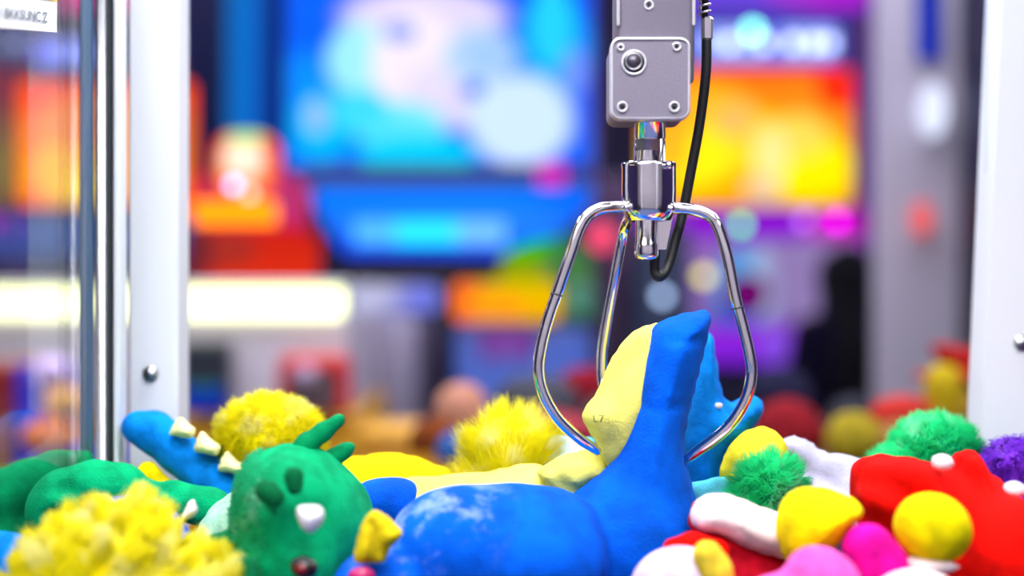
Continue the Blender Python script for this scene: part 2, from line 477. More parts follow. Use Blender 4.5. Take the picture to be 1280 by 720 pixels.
M['panel_light'] = glow('added_panel_glow', 'fbfbff', 22)  # unseen panels, added for the chrome to reflect and to light the room
for i, (x, y) in enumerate([(-2.2, -1.2), (0, -1.2), (2.2, -1.2), (-2.2, 1.8), (2.2, 1.8), (-2.2, 4.4), (0, 4.4), (2.2, 4.4)]):
    where = ['over the aisle', 'over the room'][y > 0]
    t = thing('added_light_panel', (x, y, RZ-.06), 'square white light panel added above the arcade, out of view', 'ceiling light', 'added light panels')
    part('frame', t, boxg((x, y, RZ-.03), (.66, .66, .06), .005), M['alu'])
    part('diffuser', t, boxg((x, y, RZ-.065), (.6, .6, .012)), M['panel_light'])

# ================================================================== the claw machine
XL, XR, YF, YB, ZT = -.272, .352, .36, 1.04, 1.86
cm = thing('claw_machine', (.04, .75, 0), 'white-framed claw machine cabinet whose glass box holds the plush toys and the claw', 'claw machine')
part('base', cm, boxg(((XL+XR)/2, (YF+YB)/2, .49), (XR-XL+.10, YB-YF+.08, .98), .012), M['cabinet'], smooth=False)
part('deck', cm, boxg(((XL+XR)/2, (YF+YB)/2, DECK-.01), (XR-XL+.02, YB-YF+.02, .02)), M['deck'], smooth=False)
part('roof', cm, boxg(((XL+XR)/2, (YF+YB)/2, ZT+.04), (XR-XL+.10, YB-YF+.08, .08), .01), M['white'], smooth=False)
# rear posts
x0, x1 = P(160, 0, YB)[0], P(222, 0, YB)[0]
part('post', cm, boxg(((x0+x1)/2, YB+.019, (DECK+ZT)/2), (x1-x0, .038, ZT-DECK), .0015, 1), M['white'], smooth=False)
def xr(z): return P(1229, 0, YB)[0]+(z-P(0, 550, YB)[2])*.0436
zb, zt = DECK, ZT
part('post', cm, frustum(xr(zb), xr(zb)+.06, zb, xr(zt), xr(zt)+.06, zt, YB, .038), M['white'], smooth=False)
for px, py in ((188, 467), (1277, 428)):
    c = P(px, py, YB-.001)
    part('screw', cm, merge(disc(c, .0055, .003, 20), boxg(c-[0, .0017, 0], (.008, .001, .0014)), boxg(c-[0, .0017, 0], (.0014, .001, .008))), M['alu'], 'small steel screw head')
# front posts, out of frame
for x in (XL-.03, XR+.03):
    part('post', cm, boxg((x, YF, (DECK+ZT)/2), (.038, .038, ZT-DECK), .002, 1), M['white'], smooth=False)
# aluminium side door frame at the rear left
def strip(a, b, y, dep, mat, name, lab=None, bev=.002):
    xa, xb = P(a, 0, y)[0], P(b, 0, y)[0]
    return part(name, cm, boxg(((xa+xb)/2, y+dep/2, (DECK+ZT)/2), (xb-xa, dep, ZT-DECK), bev, 3), mat, lab)
part('door_stile', cm, lathe((P(124.5, 0, 1.0)[0], 1.006), [(K(8.5, 1.0), DECK), (K(8.5, 1.0), ZT)], 40), M['alu'], 'round satin aluminium upright')
strip(132, 141, 1.005, .02, M['rubber'], 'door_seal', 'dark rubber seal')
strip(141, 149.5, 1.0, .02, M['white'], 'door_trim', 'thin white upright strip')
strip(99, 116, 1.012, .004, M['edge'], 'glass_edge_trim', 'narrow blue-grey strip', .001)
# glass
gy0 = YF+.02
part('glass_pane', cm, boxg((XL-.0255, (gy0+1.0)/2, (DECK+ZT)/2), (.004, 1.0-gy0, ZT-DECK)), M['glass'], smooth=False)
yh = .319*F/588
part('glass_pane', cm, boxg((XL-.034, (yh+1.0)/2, (DECK+ZT)/2), (.004, 1.0-yh, ZT-DECK)), M['haze'], 'second sliding pane, slightly hazy', smooth=False)
part('glass_pane', cm, boxg((XR+.03, (gy0+1.03)/2, (DECK+ZT)/2), (.004, 1.03-gy0, ZT-DECK)), M['glass'], smooth=False)
part('glass_pane', cm, boxg(((x1+xr(1.4))/2, YB+.02, (DECK+ZT)/2), (xr(1.4)-x1-.01, .004, ZT-DECK)), M['glass'], smooth=False)
M['tube_light'] = glow('cabinet_light_glow', 'f6f8ff', 22)
for y in (.46, .98):
    part('light_tube', cm, boxg(((XL+XR)/2, y, ZT-.02), (XR-XL-.04, .03, .02), .004), M['tube_light'], 'lit white tube')

# sticker on the left glass (inside), hangs past the top of the frame
sx = XL-.0225
def onside(px, py):
    y = sx*F/(px-640.0); return np.array([sx, y, CAMZ-(py-360)/F*y])
st = thing('sticker', tuple(onside(30, 20)), 'white sticker with a yellow top band and grey lettering on the side glass', 'sticker')
def sidequad(name, q, mat, off, label=None):
    v = [onside(*p)+[off, 0, 0] for p in q]; w = [p-[.0004, 0, 0] for p in v]
    return part(name, st, (v+w, [(0, 1, 2, 3), (7, 6, 5, 4), (0, 4, 5, 1), (1, 5, 6, 2), (2, 6, 7, 3), (3, 7, 4, 0)]), mat, label, smooth=False)
M['paper'] = plain('sticker_paper', 'f2f2f6', .5); M['yband'] = plain('sticker_yellow', 'f0d40c', .5); M['ink'] = plain('sticker_ink', '6f7a82', .6)
sidequad('backing', [(-60, 30), (71, 40.5), (71.5, -40), (-60, -62)], M['paper'], 0)
sidequad('top_band', [(-60, -18), (70.7, 1.5), (71.3, -39), (-60, -61)], M['yband'], .0005, 'yellow band')
# lettering: a text object laid into the plane of the sticker
cu = bpy.data.curves.new('lettering', 'FONT'); cu.body = "I BKKSUNC.Z"; cu.size = 1; cu.extrude = 0.0; cu.materials.append(M['ink']); cu.offset = .012
tx = bpy.data.objects.new('lettering_source', cu); COL.objects.link(tx)
bpy.context.view_layer.update()
dg = bpy.context.evaluated_depsgraph_get(); me = bpy.data.meshes.new_from_object(tx.evaluated_get(dg))
bpy.data.objects.remove(tx)
co = np.array([v.co[:] for v in me.vertices]); fa = [tuple(p.vertices) for p in me.polygons]
u = (co[:, 0]-co[:, 0].min())/np.ptp(co[:, 0]); w = (co[:, 1]-co[:, 1].min())/np.ptp(co[:, 1])
vv = []
A_, B_, C_, D_ = onside(-1, 21), onside(58, 28.5), onside(58, 15.5), onside(-1, 9)
for a, b in zip(u, w): vv.append((A_*(1-a)+B_*a)*(1-b)+(D_*(1-a)+C_*a)*b+[.0007, 0, 0])
part('lettering', st, (vv, fa), M['ink'], smooth=False)

# ================================================================== the claw
CD = .90
cx = P(814, 0, CD)[0]
cl = thing('claw', (cx, CD, P(0, 325, CD)[2]), 'chrome three-armed claw hanging from a grey metal motor housing', 'claw')
def z_(py): return P(0, py, CD)[2]
a = P(768, 0, CD); b = P(863, 52, CD)
part('carriage', cl, boxg((cx, CD+.02, ZT-.045), (.12, .12, .05), .006), M['cast'])
part('housing', cl, boxg(((a[0]+b[0])/2, CD, (b[2]-.03+ZT-.06)/2), (b[0]-a[0], .044, ZT-.06-b[2]+.03), .004, 3), M['cast'])
for xx in (769.6, 861.6):
    q = P(xx, 0, CD)
    part('housing_edge', cl, boxg((q[0], CD-.0222, (z_(50)+ZT-.06)/2), (.0022, .0025, ZT-.07-z_(50)), .0008, 2), M['castrim'], 'bright rounded edge')
def rrect(x0, y0, x1, y1, r, d, depth, seg=8):
    pts = []
    for (ccx, ccy, a0) in ((x1-r, y0+r, -90), (x1-r, y1-r, 0), (x0+r, y1-r, 90), (x0+r, y0+r, 180)):
        for i in range(seg+1):
            t = math.radians(a0+90*i/seg); pts.append((ccx+r*math.cos(t), ccy+r*math.sin(t)))
    return pts
def slab(pts, d, depth, inset=0):
    n = len(pts); v = [P(x, y, d) for x, y in pts]; v += [p+[0, depth, 0] for p in v]
    f = [tuple(range(n)), tuple(reversed(range(n, 2*n)))]+[(i, i+n, (i+1) % n+n, (i+1) % n) for i in range(n)]
    return v, f
FD = CD-.028
def ring(pts_o, pts_i, d, depth):
    n = len(pts_o); o = [P(x, y, d+depth*.35) for x, y in pts_o]; m = [P((x+X)/2, (y+Y)/2, d) for (x, y), (X, Y) in zip(pts_o, pts_i)]; i_ = [P(x, y, d+depth*.5) for x, y in pts_i]
    ob = [p+[0, depth, 0] for p in o]; v = o+m+i_+ob; f = []
    for k in range(n):
        q = (k+1) % n
        f += [(k, q, n+q, n+k), (n+k, n+q, 2*n+q, 2*n+k), (3*n+k, 3*n+q, q, k)]
    return v, f
cover = part('cover_plate', cl, slab(rrect(764.5, 48, 862, 148, 12, FD, .05), FD, .05), M['cast'], smooth=False)
part('cover_rim', cover, ring(rrect(763, 46.5, 863, 149.5, 13, FD, 0), rrect(767.5, 51, 858.5, 145, 9, FD, 0), FD-.0012, .01), M['castrim'], 'bright raised rim')
def torus(c, R, r, n=40, m=10):
    v, f = [], []
    for i in range(n):
        a_ = 2*math.pi*i/n
        for j in range(m):
            b_ = 2*math.pi*j/m; q = R+r*math.cos(b_); v.append((c[0]+q*math.cos(a_), c[1]+r*math.sin(b_), c[2]+q*math.sin(a_)))
    for i in range(n):
        for j in range(m): f.append((i*m+j, ((i+1) % n)*m+j, ((i+1) % n)*m+(j+1) % m, i*m+(j+1) % m))
    return v, f
pc = P(792.5, 78.5, FD-.0006)
part('button_well', cover, disc(pc, K(13.5, FD), .001), M['black'], 'dark round recess')
part('button_ring', cover, torus(P(792.5, 78, FD-.0008), K(14.5, FD), K(1.5, FD)), M['castrim'])
part('button', cover, disc(P(792, 76, FD-.0018), K(9, FD), .002), plain('grey_button', '5d5864', .35, .5), 'dark grey round button')
part('button_ring', cover, torus(P(792, 76.5, FD-.0022), K(10, FD), K(1.3, FD)), M['alu'])
for px, py, r in ((776, 59, 3.4), (846, 58, 4.4), (778, 133.5, 5.6), (843, 133.5, 5.6)):
    c = P(px, py, FD-.0008)
    sc = part('screw', cover, torus(c, K(r, FD), K(1.5, FD), 24, 8), M['castrim'])
    part('socket', sc, disc(c, K(r*.5, FD), .0012, 6), M['black'])
c = P(811, 6, CD-.0225); sc = part('screw', cl, torus(c, K(5, CD), K(1.3, CD), 24, 8), M['castrim']); part('socket', sc, disc(c, K(1.8, CD), .001, 6), M['black'])
r = lambda px: K(px, CD)
sxx = P(812.5, 0, CD)[0]
part('shaft', cl, lathe((sxx, CD), [(r(19.5), z_(140)), (r(19.5), z_(173)), (r(18.2), z_(173.8)), (r(18.2), z_(175.4)), (r(19.5), z_(176.2)), (r(19.8), z_(206))], 48), M['chrome'])
sl = P(811, 0, CD)[0]
part('sleeve', cl, lathe((sl, CD), [(r(22), z_(202.4)), (r(32), z_(203)), (r(34.5), z_(205)), (r(34), z_(210)), (r(34.2), z_(240)), (r(33), z_(262)), (r(28.5), z_(276)), (r(22), z_(277)), (r(22), z_(270))], 48), M['chrome'])
part('collar', cl, torus((sl, CD, z_(204.5)), r(0.1), r(.1)), M['chrome']) if False else None
pl = P(807.5, 0, CD)[0]
part('plunger', cl, lathe((pl, CD-.006), [(r(14), z_(190)), (r(14), z_(304)), (r(15.2), z_(306)), (r(15.2), z_(319)), (r(13), z_(323.5)), (r(6), z_(324.5))], 40), M['chrome'])
part('bracket', cl, frustum(P(822, 0, CD)[0], P(832, 0, CD)[0], z_(312), P(822, 0, CD)[0], P(842, 0, CD)[0], z_(262), CD-.004, .008), M['chrome'], smooth=False)
part('set_screw', cl, merge(disc((P(833, 0, CD)[0], CD-.0165, z_(209)), r(5), .003, 20)), M['chrome'])
def arm(pxs, dys, joint, piv):
    pts = [P(x, y, CD)+[0, dy, 0] for (x, y), dy in zip(pxs, dys)]
    n = len(pts)
    g = tube(pts, [r(7.3)]*(n*2)+[r(7.2)]*n+[r(6.6), r(5.4)], 20, 10)
    o = part('arm', cl, g, M['chrome'])
    if joint:
        j, j2 = P(*joint[0], CD), P(*joint[1], CD)
        part('joint_ring', o, tube([j+[0, joint[2], 0], j2+[0, joint[2], 0]], r(7.75), 20, 1), M['rubber'], 'dark seam around the arm')
    if piv: part('pivot_pin', o, disc(P(*piv, CD)+[0, -.006, 0], r(4.2), .014, 20), M['chrome'])
    return o
arm([(792, 259), (772, 259), (753, 261), (737, 268), (725, 283), (712, 318), (697, 362), (684, 400), (675, 437), (673, 466), (680, 493), (697, 522), (722, 546), (748, 565)],
    [0, -.004, -.008, -.01, -.012, -.014, -.014, -.014, -.014, -.013, -.012, -.01, -.006, 0], ((695.3, 367), (694.7, 369), -.0142), (781, 261))
arm([(828, 260), (848, 261), (868, 264), (884, 271), (894, 285), (905, 322), (915, 372), (925, 410), (933, 445), (935, 468), (929, 496), (912, 526), (888, 550), (858, 574)],
    [0, -.004, -.008, -.01, -.012, -.014, -.014, -.014, -.014, -.013, -.012, -.01, -.006, 0], ((917.4, 383.5), (917.9, 385.5), -.0142), (836, 262))
arm([(800, 268), (793, 268), (789, 275), (785, 295), (777, 340), (769, 385), (763, 425), (760, 455), (761, 490), (775, 530), (795, 560)],
    [.004, .02, .035, .045, .05, .055, .058, .058, .054, .04, .02], None, None)
# cable with its metal gland
pts = [P(886, 44, CD)+[0, .01, 0], P(885, 90, CD)+[0, .01, 0], P(878, 150, CD)+[0, .012, 0], P(868, 205, CD)+[0, .012, 0], P(857, 262, CD)+[0, .012, 0],
       P(846, 300, CD)+[0, .008, 0], P(835, 335, CD)+[0, .004, 0], P(824, 346, CD), P(818, 338, CD), P(819, 318, CD), P(820, 300, CD)]
cb = part('cable', cl, tube(pts, r(6.4), 16, 10), M['cable'], 'black rubber cable')
g = lathe((P(886.5, 0, CD)[0], CD+.01), [(r(7.6), z_(45)), (r(7.6), z_(20)), (r(6.2), z_(18))], 6)
part('cable_sleeve', cb, g, M['chrome'], 'hexagonal chrome cable end', smooth=False)
coil = [P(884+7*math.cos(t), 18-t*1.35, CD)+[0, .01+.0035*math.sin(t), 0] for t in np.linspace(0, 60, 240)]
part('spring', cb, tube(coil, r(1.5), 8, 1), M['chrome'], 'chrome strain-relief spring')
top = P(884, 18-60*1.35, CD)
part('cable_upper', cb, tube([P(884, 25, CD)+[0, .01, 0], (top[0], CD+.01, ZT-.05)], r(4.5), 12, 1), M['cable'])

# ================================================================== plush toys
C = {}
C['royal'] = fabric('plush_royal_blue', '0058d4', scale=40)
C['royalp'] = fabric('plush_royal_blue_pale_patch', '0060e4', '9cb0f0', .55, scale=40, paleat=(tuple(P(528, 632, .83)), .058))
C['deepblue'] = fabric('plush_deep_blue', '0452c0', scale=55)
C['sky'] = fabric('plush_sky_blue', '0488ee')
C['pale'] = fabric('plush_pale_yellow', 'f6ef74', scale=25)
C['cream'] = fabric('plush_cream', 'fcf4b0')
C['green'] = fabric('plush_emerald', '00a468')
C['dgreen'] = fabric('plush_dark_green', '04693c')
C['mgreen'] = fabric('plush_mid_green', '009058')
C['vgreen'] = fabric('plush_bottle_green', '0a7a48')  # darker green for the dragon's arms
C['mint'] = fabric('plush_mint', 'b4ecc8')
C['yellow'] = fabric('plush_yellow', 'ffe600')
C['beak'] = fabric('plush_golden', 'e8cc18')
C['red'] = fabric('plush_red', 'ee0a02')
C['crim'] = fabric('plush_crimson', 'd8102c')
C['mag'] = fabric('plush_magenta', 'ee0c9c')
C['pink'] = fabric('plush_pink', 'f464c4')
C['blush'] = fabric('plush_blush_white', 'fbe4e4')
C['lilac'] = fabric('plush_lilac', 'e4cdf2')
C['lgrey'] = fabric('plush_lilac_grey', 'c4c6e6', scale=30)
C['white'] = fabric('plush_white', 'f4f0fa')
C['aqua'] = fabric('plush_aqua', '62d8e6')
C['purple'] = fabric('plush_purple', '7a2fd8')
C['orange'] = fabric('plush_orange', 'f08a1c')
C['eyeblack'] = plain('eye_black', '140a10', .15); C['eyered'] = plain('eye_red', '7c0616', .15)
C['eyemag'] = plain('eye_magenta', 'b81060', .15)
FY = furmat('fur_yellow', 'fff200', 'fff89a'); FG = furmat('fur_spring_green', '18e88c', '8ff0c0'); FT = furmat('fur_emerald', '28d090', '9cf0cc')
FP = furmat('fur_purple', '7426d6', '9450ea')

FLOOR = DECK
def plush(name, label, px, py, d, cat='plush toy'):
    p = P(px, py, d); return thing(name, (p[0], d, DECK), label, cat)
def soft(parent, s, mat, name='body', label=None, it=5): g = s.build(it); part(name, parent, g, mat, label); return g
def E(px, py, d, rx, ry, rz, rot=0, tiltx=0):
    """ellipsoid centred at pixel, radii given in pixels across, up and in depth; rot = degrees in the picture plane"""
    Rm = Matrix.Rotation(math.radians(-rot), 3, 'Y') @ Matrix.Rotation(math.radians(tiltx), 3, 'X')
    return P(px, py, d), (K(rx, d), K(rz, d), K(ry, d)), np.array(Rm)
def LM(pts, d):  # pts (px,py,rpx[,dd])
    return [P(q[0], q[1], d)+[0, (q[3] if len(q) > 3 else 0), 0] for q in pts], [K(q[2], d) for q in pts]

# ---- blue dinosaur with raised tail, gripped by the claw
t = plush('plush_dinosaur', 'royal blue plush dinosaur with pale yellow underside, tail raised into the claw', 700, 700, .88)
s = Soft(.0026, .007)
s.pil([(819, 407), (835, 399), (855, 392), (884, 387), (888, 396), (885, 418), (880, 435), (873, 465), (868, 485), (858, 525), (854, 550), (856, 580), (864, 605), (871, 640), (873, 690), (868, 760), (740, 760), (712, 715), (700, 680), (690, 650), (705, 628), (722, 613), (748, 594), (766, 576), (776, 550), (783, 530), (790, 505), (796, 475), (803, 445), (810, 425)], .905, .036, .034, smooth=False)
s.ell(*E(790, 680, .895, 78, 85, 82))
s.ell(*E(640, 700, .86, 118, 92, 108, 0))
s.ell(*E(575, 690, .85, 92, 84, 95, -15))
s.ell(*E(480, 738, .83, 70, 58, 70, 0))
s.ell(*E(690, 690, .875, 70, 82, 90, 0))
s.crease([P(735, 622, .80), P(744, 650, .79), P(742, 690, .78), P(750, 740, .78)], .006, .006)
s.crease([P(520, 640, .79), P(500, 670, .78), P(494, 690, .78)], .003, .005)
s.dent(P(772, 652, .815), .022, .012)
s.crease([P(838, 424, .88), P(860, 428, .87), P(879, 424, .88)], .0025, .0035)
s.crease([P(800, 508, .88), P(825, 514, .87), P(862, 506, .88)], .0018, .004)
s.noise(.0016, 75)
gb = soft(t, s, C['royalp'], 'body', it=6)
s = Soft(.0024, .005)
s.pil([(824, 404), (806, 408), (791, 416), (778, 430), (766, 447), (757, 466), (750, 482), (744, 494), (737, 502), (729, 514), (728, 524), (733, 533), (740, 545), (748, 556), (752, 570), (760, 584), (772, 584), (800, 570), (830, 520), (835, 460), (833, 420)], .918, .030, .028, smooth=False)
s.noise(.0006, 130); s.crease([P(728, 527, .89), P(742, 532, .885), P(760, 530, .885)], .0015, .003)
bm_ = part('belly', t, s.build(5), C['pale'], 'pale yellow underside')
for st_ in ([P(742, 519, .886), P(743, 527, .886), P(747, 527, .886)], [P(749, 519, .888), P(754, 519, .888), P(751, 527, .888)]):
    part('stitch', bm_, tube(st_, .0004, 6, 1), plain('thread_grey', '6c6a40', .8), 'tiny grey stitch')
s = Soft(.0024, .005)
s.pil([(672, 590), (690, 576), (712, 567), (735, 564), (752, 570), (765, 582), (760, 598), (738, 612), (720, 630), (714, 640), (700, 620), (684, 606)], .93, .03, .026)
s.crease([P(684, 586, .90), P(700, 603, .90), P(716, 616, .90)], .005, .006)
soft(t, s, C['pale'], 'foot', 'pale yellow foot with a fold')
s = Soft(.003, .006)
s.pil([(500, 606), (540, 596), (575, 594), (610, 590), (645, 582), (668, 580), (690, 590), (712, 616), (716, 660), (500, 680)], .955, .035, .03); s.noise(.001, 90)
soft(t, s, C['pale'], 'side_panel', 'pale yellow side')
s = Soft(.0018, .003)
s.pil([(442, 704), (446, 676), (453, 654), (462, 640), (471, 638), (487, 648), (502, 662), (502, 672), (488, 684), (480, 704)], .80, .012, .009, smooth=False)
s.crease([P(464, 656, .791), P(466, 668, .791), P(468, 700, .791)], .003, .004); s.crease([P(478, 664, .79), P(474, 690, .79)], .0025, .005)
soft(t, s, C['beak'], 'horn', 'yellow horn with a dark fold')
c = P(452, 720, .79); part('eye', t, ball(c, (.0075, .005, .005)), C['eyemag'], 'small magenta eye')

# ---- sky blue plush behind the tail
t = plush('plush_dolphin', 'sky blue plush with pointed fin and stubby flipper behind the raised tail', 905, 600, .99)
s = Soft(.0026, .006)
s.pil([(878, 425), (885, 415), (890, 422), (894, 445), (898, 475), (904, 498), (914, 504), (928, 497), (942, 494), (952, 502), (953, 516), (944, 530), (930, 548), (915, 560), (909, 580), (912, 640), (905, 720), (850, 720), (845, 600), (850, 540), (862, 480)], .985, .03, .024, smooth=False)
s.crease([P(905, 505, .97), P(915, 520, .965), P(925, 530, .97)], .002, .005)
soft(t, s, C['sky']); part('fin_highlight', t, ball(P(898, 507, .962), (.003, .002, .002), 8), C['white'], 'small white highlight modelled as a bead')  # the white bead stands for a highlight on the cloth

# ---- green dragon head in focus
t = plush('plush_dragon', 'emerald green plush dragon head with two horns, white tooth and dark red eye', 380, 720, .86)
s = Soft(.0025, .006)
s.pil([(298, 612), (306, 590), (318, 572), (334, 562), (354, 557), (378, 556), (396, 561), (412, 568), (432, 586), (448, 606), (459, 626), (465, 648), (464, 675), (455, 700), (440, 725), (430, 780), (284, 780), (287, 720), (290, 690), (293, 655)], .865, .055, .045)
s.ell(*E(362, 640, .84, 58, 72, 68)); s.ell(*E(368, 705, .835, 66, 62, 66)); s.ell(*E(415, 650, .87, 50, 62, 58))
s.crease([P(396, 560, .80), P(410, 585, .79), P(424, 615, .785), (P(430, 650, .785)), P(430, 690, .785), P(420, 730, .79)], .006, .0055)
s.crease([P(330, 700, .79), P(336, 715, .79), P(332, 740, .79)], .003, .004)
s.noise(.0006, 120)
gd = soft(t, s, C['green'], 'head', it=6)
for pts in ([(365, 572, 13, 0), (384, 555, 13, 0), (404, 540, 11, 0), (424, 525, 8.5, 0)], [(398, 588, 11, .01), (414, 575, 11, .01), (428, 566, 9, .01), (436, 561, 6, .01)]):
    s = Soft(.0018, .004); s.limb(*LM(pts, .865)); soft(t, s, C['mgreen'], 'horn')
for q, nm in (([(334, 614, 15), (342, 622, 13)], 'nostril'), ([(366, 596, 13), (368, 608, 12)], 'nostril')):
    s = Soft(.0018, .004); s.limb(*LM(q, .795)); s.noise(.0007, 300); soft(t, s, C['dgreen'], nm, 'dark green tuft')
s = Soft(.0018, .004); s.limb(*LM([(338, 632, 7), (344, 642, 3.5), ], .793)); soft(t, s, C['dgreen'], 'nose_crease', 'dark green tuft')
s = Soft(.0016, .003); s.pil([(372, 635), (385, 631), (400, 634), (405, 643), (401, 656), (392, 665), (382, 663), (374, 652)], .785, .011, .009); soft(t, s, C['white'], 'tooth', 'white plush tooth')
ey = part('eye', t, ball(P(380, 709, .785), (K(18, .785), .009, K(14, .785)), 16, Matrix.Rotation(.3, 3, 'Y')), C['eyeblack'], 'black eye with a dark red iris')
part('iris', ey, ball(P(376, 712, .7774), (K(7.5, .78), .003, K(6.5, .78))), C['eyered'])
s = Soft(.0022, .005); s.limb(*LM([(340, 672, 15, .0), (300, 672, 16, -.01), (262, 681, 15.5, -.015), (234, 692, 13, -.02), (226, 696, 11, -.02)], .855)); soft(t, s, C['vgreen'], 'arm')
s = Soft(.0022, .005); s.limb(*LM([(312, 706, 12), (313, 740, 14)], .79)); soft(t, s, C['vgreen'], 'arm')
s = Soft(.0026, .006); s.pil([(246, 668), (255, 648), (268, 632), (288, 617), (312, 606), (340, 610), (340, 700), (255, 700)], .90, .03, .026); soft(t, s, C['mint'], 'belly', 'pale mint belly')
mid = P(300, 640, .85)
V, Fc = fur(gd, 3600, .0045, .00035, .45, 160, bias=(-.7, -.3, .4), jitter=.6,
            sel=lambda v, n: (n[:, 0] < -.45) & (v[:, 1] < .875) & (v[:, 2] > P(0, 730, .85)[2]))
part('mane', t, (V, Fc), FT, 'short shaggy green mane', kind='stuff')

# ---- long green plush at left
t = plush('plush_lizard', 'emerald green plush lying on its side with a thick folded limb', 150, 700, .95)
s = Soft(.0026, .008)
s.limb(*LM([(85, 625, 42, 0), (118, 612, 37, 0), (150, 612, 33, 0), (185, 622, 25, 0), (215, 625, 25, 0), (262, 634, 25, .0), (300, 650, 22, 0)], .95))
s.ell(*E(80, 640, .95, 46, 42, 44)); s.ell(*E(160, 690, .97, 90, 50, 50))
s.crease([P(60, 618, .905), P(78, 624, .90), P(90, 636, .90), P(98, 650, .905)], .006, .006)
s.crease([P(52, 650, .905), P(70, 652, .90), P(86, 660, .90)], .005, .006)
s.crease([P(178, 600, .93), P(190, 615, .92), P(208, 622, .92)], .004, .006)
s.noise(.0008, 70); soft(t, s, C['green'])
t = plush('plush_frog', 'darker green plush limb at the far left edge of the pile, against the side glass', 30, 650, 1.0)
s = Soft(.003, .008); s.limb(*LM([(-50, 640, 44), (0, 622, 34), (35, 600, 26), (70, 583, 20), (104, 576, 14)], 1.0)); s.ell(*E(-10, 690, 1.0, 60, 60, 50)); soft(t, s, C['mgreen'])

# ---- blue tail with yellow spikes, left
t = plush('plush_crocodile', 'sky blue plush tail with pale yellow spikes in front of the left white post', 240, 690, 1.0)
s = Soft(.0026, .008); s.limb(*LM([(173, 534, 21), (192, 540, 26), (222, 565, 25), (255, 592, 27), (290, 620, 30), (330, 650, 40)], 1.0)); s.ell(*E(320, 690, 1.0, 70, 60, 50)); soft(t, s, C['sky'])
for tri in ([(207, 548), (212, 536), (222, 523), (230, 532), (240, 540), (238, 552)], [(238, 568), (242, 552), (248, 541), (258, 552), (272, 562), (268, 574)], [(268, 592), (272, 578), (280, 567), (290, 577), (303, 586), (298, 598)], [(298, 612), (303, 600), (309, 592), (318, 602), (328, 612), (322, 620)]):
    s = Soft(.0018, .003); s.pil([(x+4, y-4) for x, y in tri], .985, .009, .008, smooth=False); soft(t, s, C['cream'], 'spike', 'pale yellow spike', 2)
t = plush('plush_chick', 'small yellow plush scrap showing between the green and sky blue plush', 190, 690, .99)
s = Soft(.003, .006); s.limb(*LM([(185, 590, 14), (200, 620, 22), (200, 670, 30)], .99)); soft(t, s, C['yellow'])

def shaggy(name, label, px, py, d, build, mat, fmat, **kw):
    t = plush(name, label, px, py, d); s = Soft(.0032, .008); build(s); g = soft(t, s, mat); part('fur', t, fur(g, **kw), fmat, kind='stuff'); return t
shaggy('plush_chick', 'round yellow shaggy plush behind the green dragon and blue tail', 335, 700, 1.0,
       lambda s: (s.ell(*E(336, 548, 1.01, 66, 50, 45)), s.ell(*E(350, 640, 1.015, 62, 70, 34))), C['yellow'], FY, count=14000, length=.009, rad=.0004, clump=.3, nclump=400, jitter=.6)
shaggy('plush_chick', 'yellow plush with upright tufts of fur behind the blue dinosaur back', 640, 700, .993,
       lambda s: (s.ell(*E(638, 590, .993, 40, 42, 35)), s.ell(*E(636, 660, .993, 60, 60, 45))), C['yellow'], FY, count=12000, length=.030, rad=.00035, clump=.45, nclump=260, bias=(.05, 0, .9), jitter=.35)
shaggy('plush_chick', 'large bright yellow shaggy plush at the front left of the pile', 140, 760, .80,
       lambda s: (s.pil([(20, 745), (45, 700), (80, 682), (105, 668), (130, 650), (155, 648), (178, 660), (196, 680), (214, 705), (250, 712), (285, 740), (290, 800), (0, 800)], .80, .05, .04), s.ell(*E(140, 740, .79, 95, 78, 80))), C['yellow'], FY, count=24000, length=.020, rad=.00035, clump=.68, nclump=330, bias=(0, 0, .35), jitter=.5)
t = plush('plush_duck', 'flat yellow plush back stretching behind the green dragon horns', 490, 690, .998)
s = Soft(.003, .008); s.pil([(415, 590), (430, 575), (455, 570), (500, 569), (525, 574), (548, 584), (570, 598), (580, 690), (410, 690)], .998, .045, .035); soft(t, s, C['yellow'])
t = plush('plush_whale', 'sky blue plush at the bottom left corner, under the yellow shaggy one', 0, 760, .84)
s = Soft(.003, .008); s.limb(*LM([(-60, 702, 44), (0, 704, 38), (45, 712, 40), (110, 740, 40)], .84)); s.ell(*E(-20, 760, .84, 90, 60, 60)); soft(t, s, C['sky'])
t = plush('plush_bird', 'royal blue plush with a small white tooth beside the long green plush', 180, 720, .88)
s = Soft(.0026, .007); s.pil([(108, 655), (118, 636), (135, 624), (160, 620), (185, 622), (208, 632), (220, 645), (230, 660), (240, 690), (230, 760), (110, 760)], .875, .04, .03); s.crease([P(195, 640, .84), P(200, 660, .83), P(192, 680, .83)], .008, .008); s.noise(.0012, 110); soft(t, s, C['royal'])
s = Soft(.0016, .003); s.pil([(224, 651), (230, 640), (236, 628), (241, 624), (246, 632), (246, 642), (238, 648)], .845, .006, .006); soft(t, s, C['white'], 'tooth', 'white felt tooth')
t = plush('plush_bird', 'sky blue plush patch beneath the green dragon arm', 280, 720, .88)
s = Soft(.003, .007); s.ell(*E(275, 735, .87, 60, 50, 50)); soft(t, s, C['sky'])
t = plush('plush_bear', 'royal blue plush with wrinkled fur between the green dragon and the blue dinosaur', 490, 720, .94)
s = Soft(.0026, .008); s.ell(*E(487, 640, .945, 50, 48, 50)); s.ell(*E(510, 690, .95, 60, 50, 45)); s.noise(.0022, 130); soft(t, s, C['royal'])
t = plush('plush_octopus', 'pale blue and white wrinkled plush between the yellow tufts and the claw', 705, 690, 1.0)
s = Soft(.0026, .006); s.ell(*E(702, 580, 1.0, 46, 34, 40)); s.ell(*E(705, 640, 1.0, 60, 60, 45)); s.noise(.0025, 190); soft(t, s, fabric('plush_ice_blue', 'c8e6f4'))
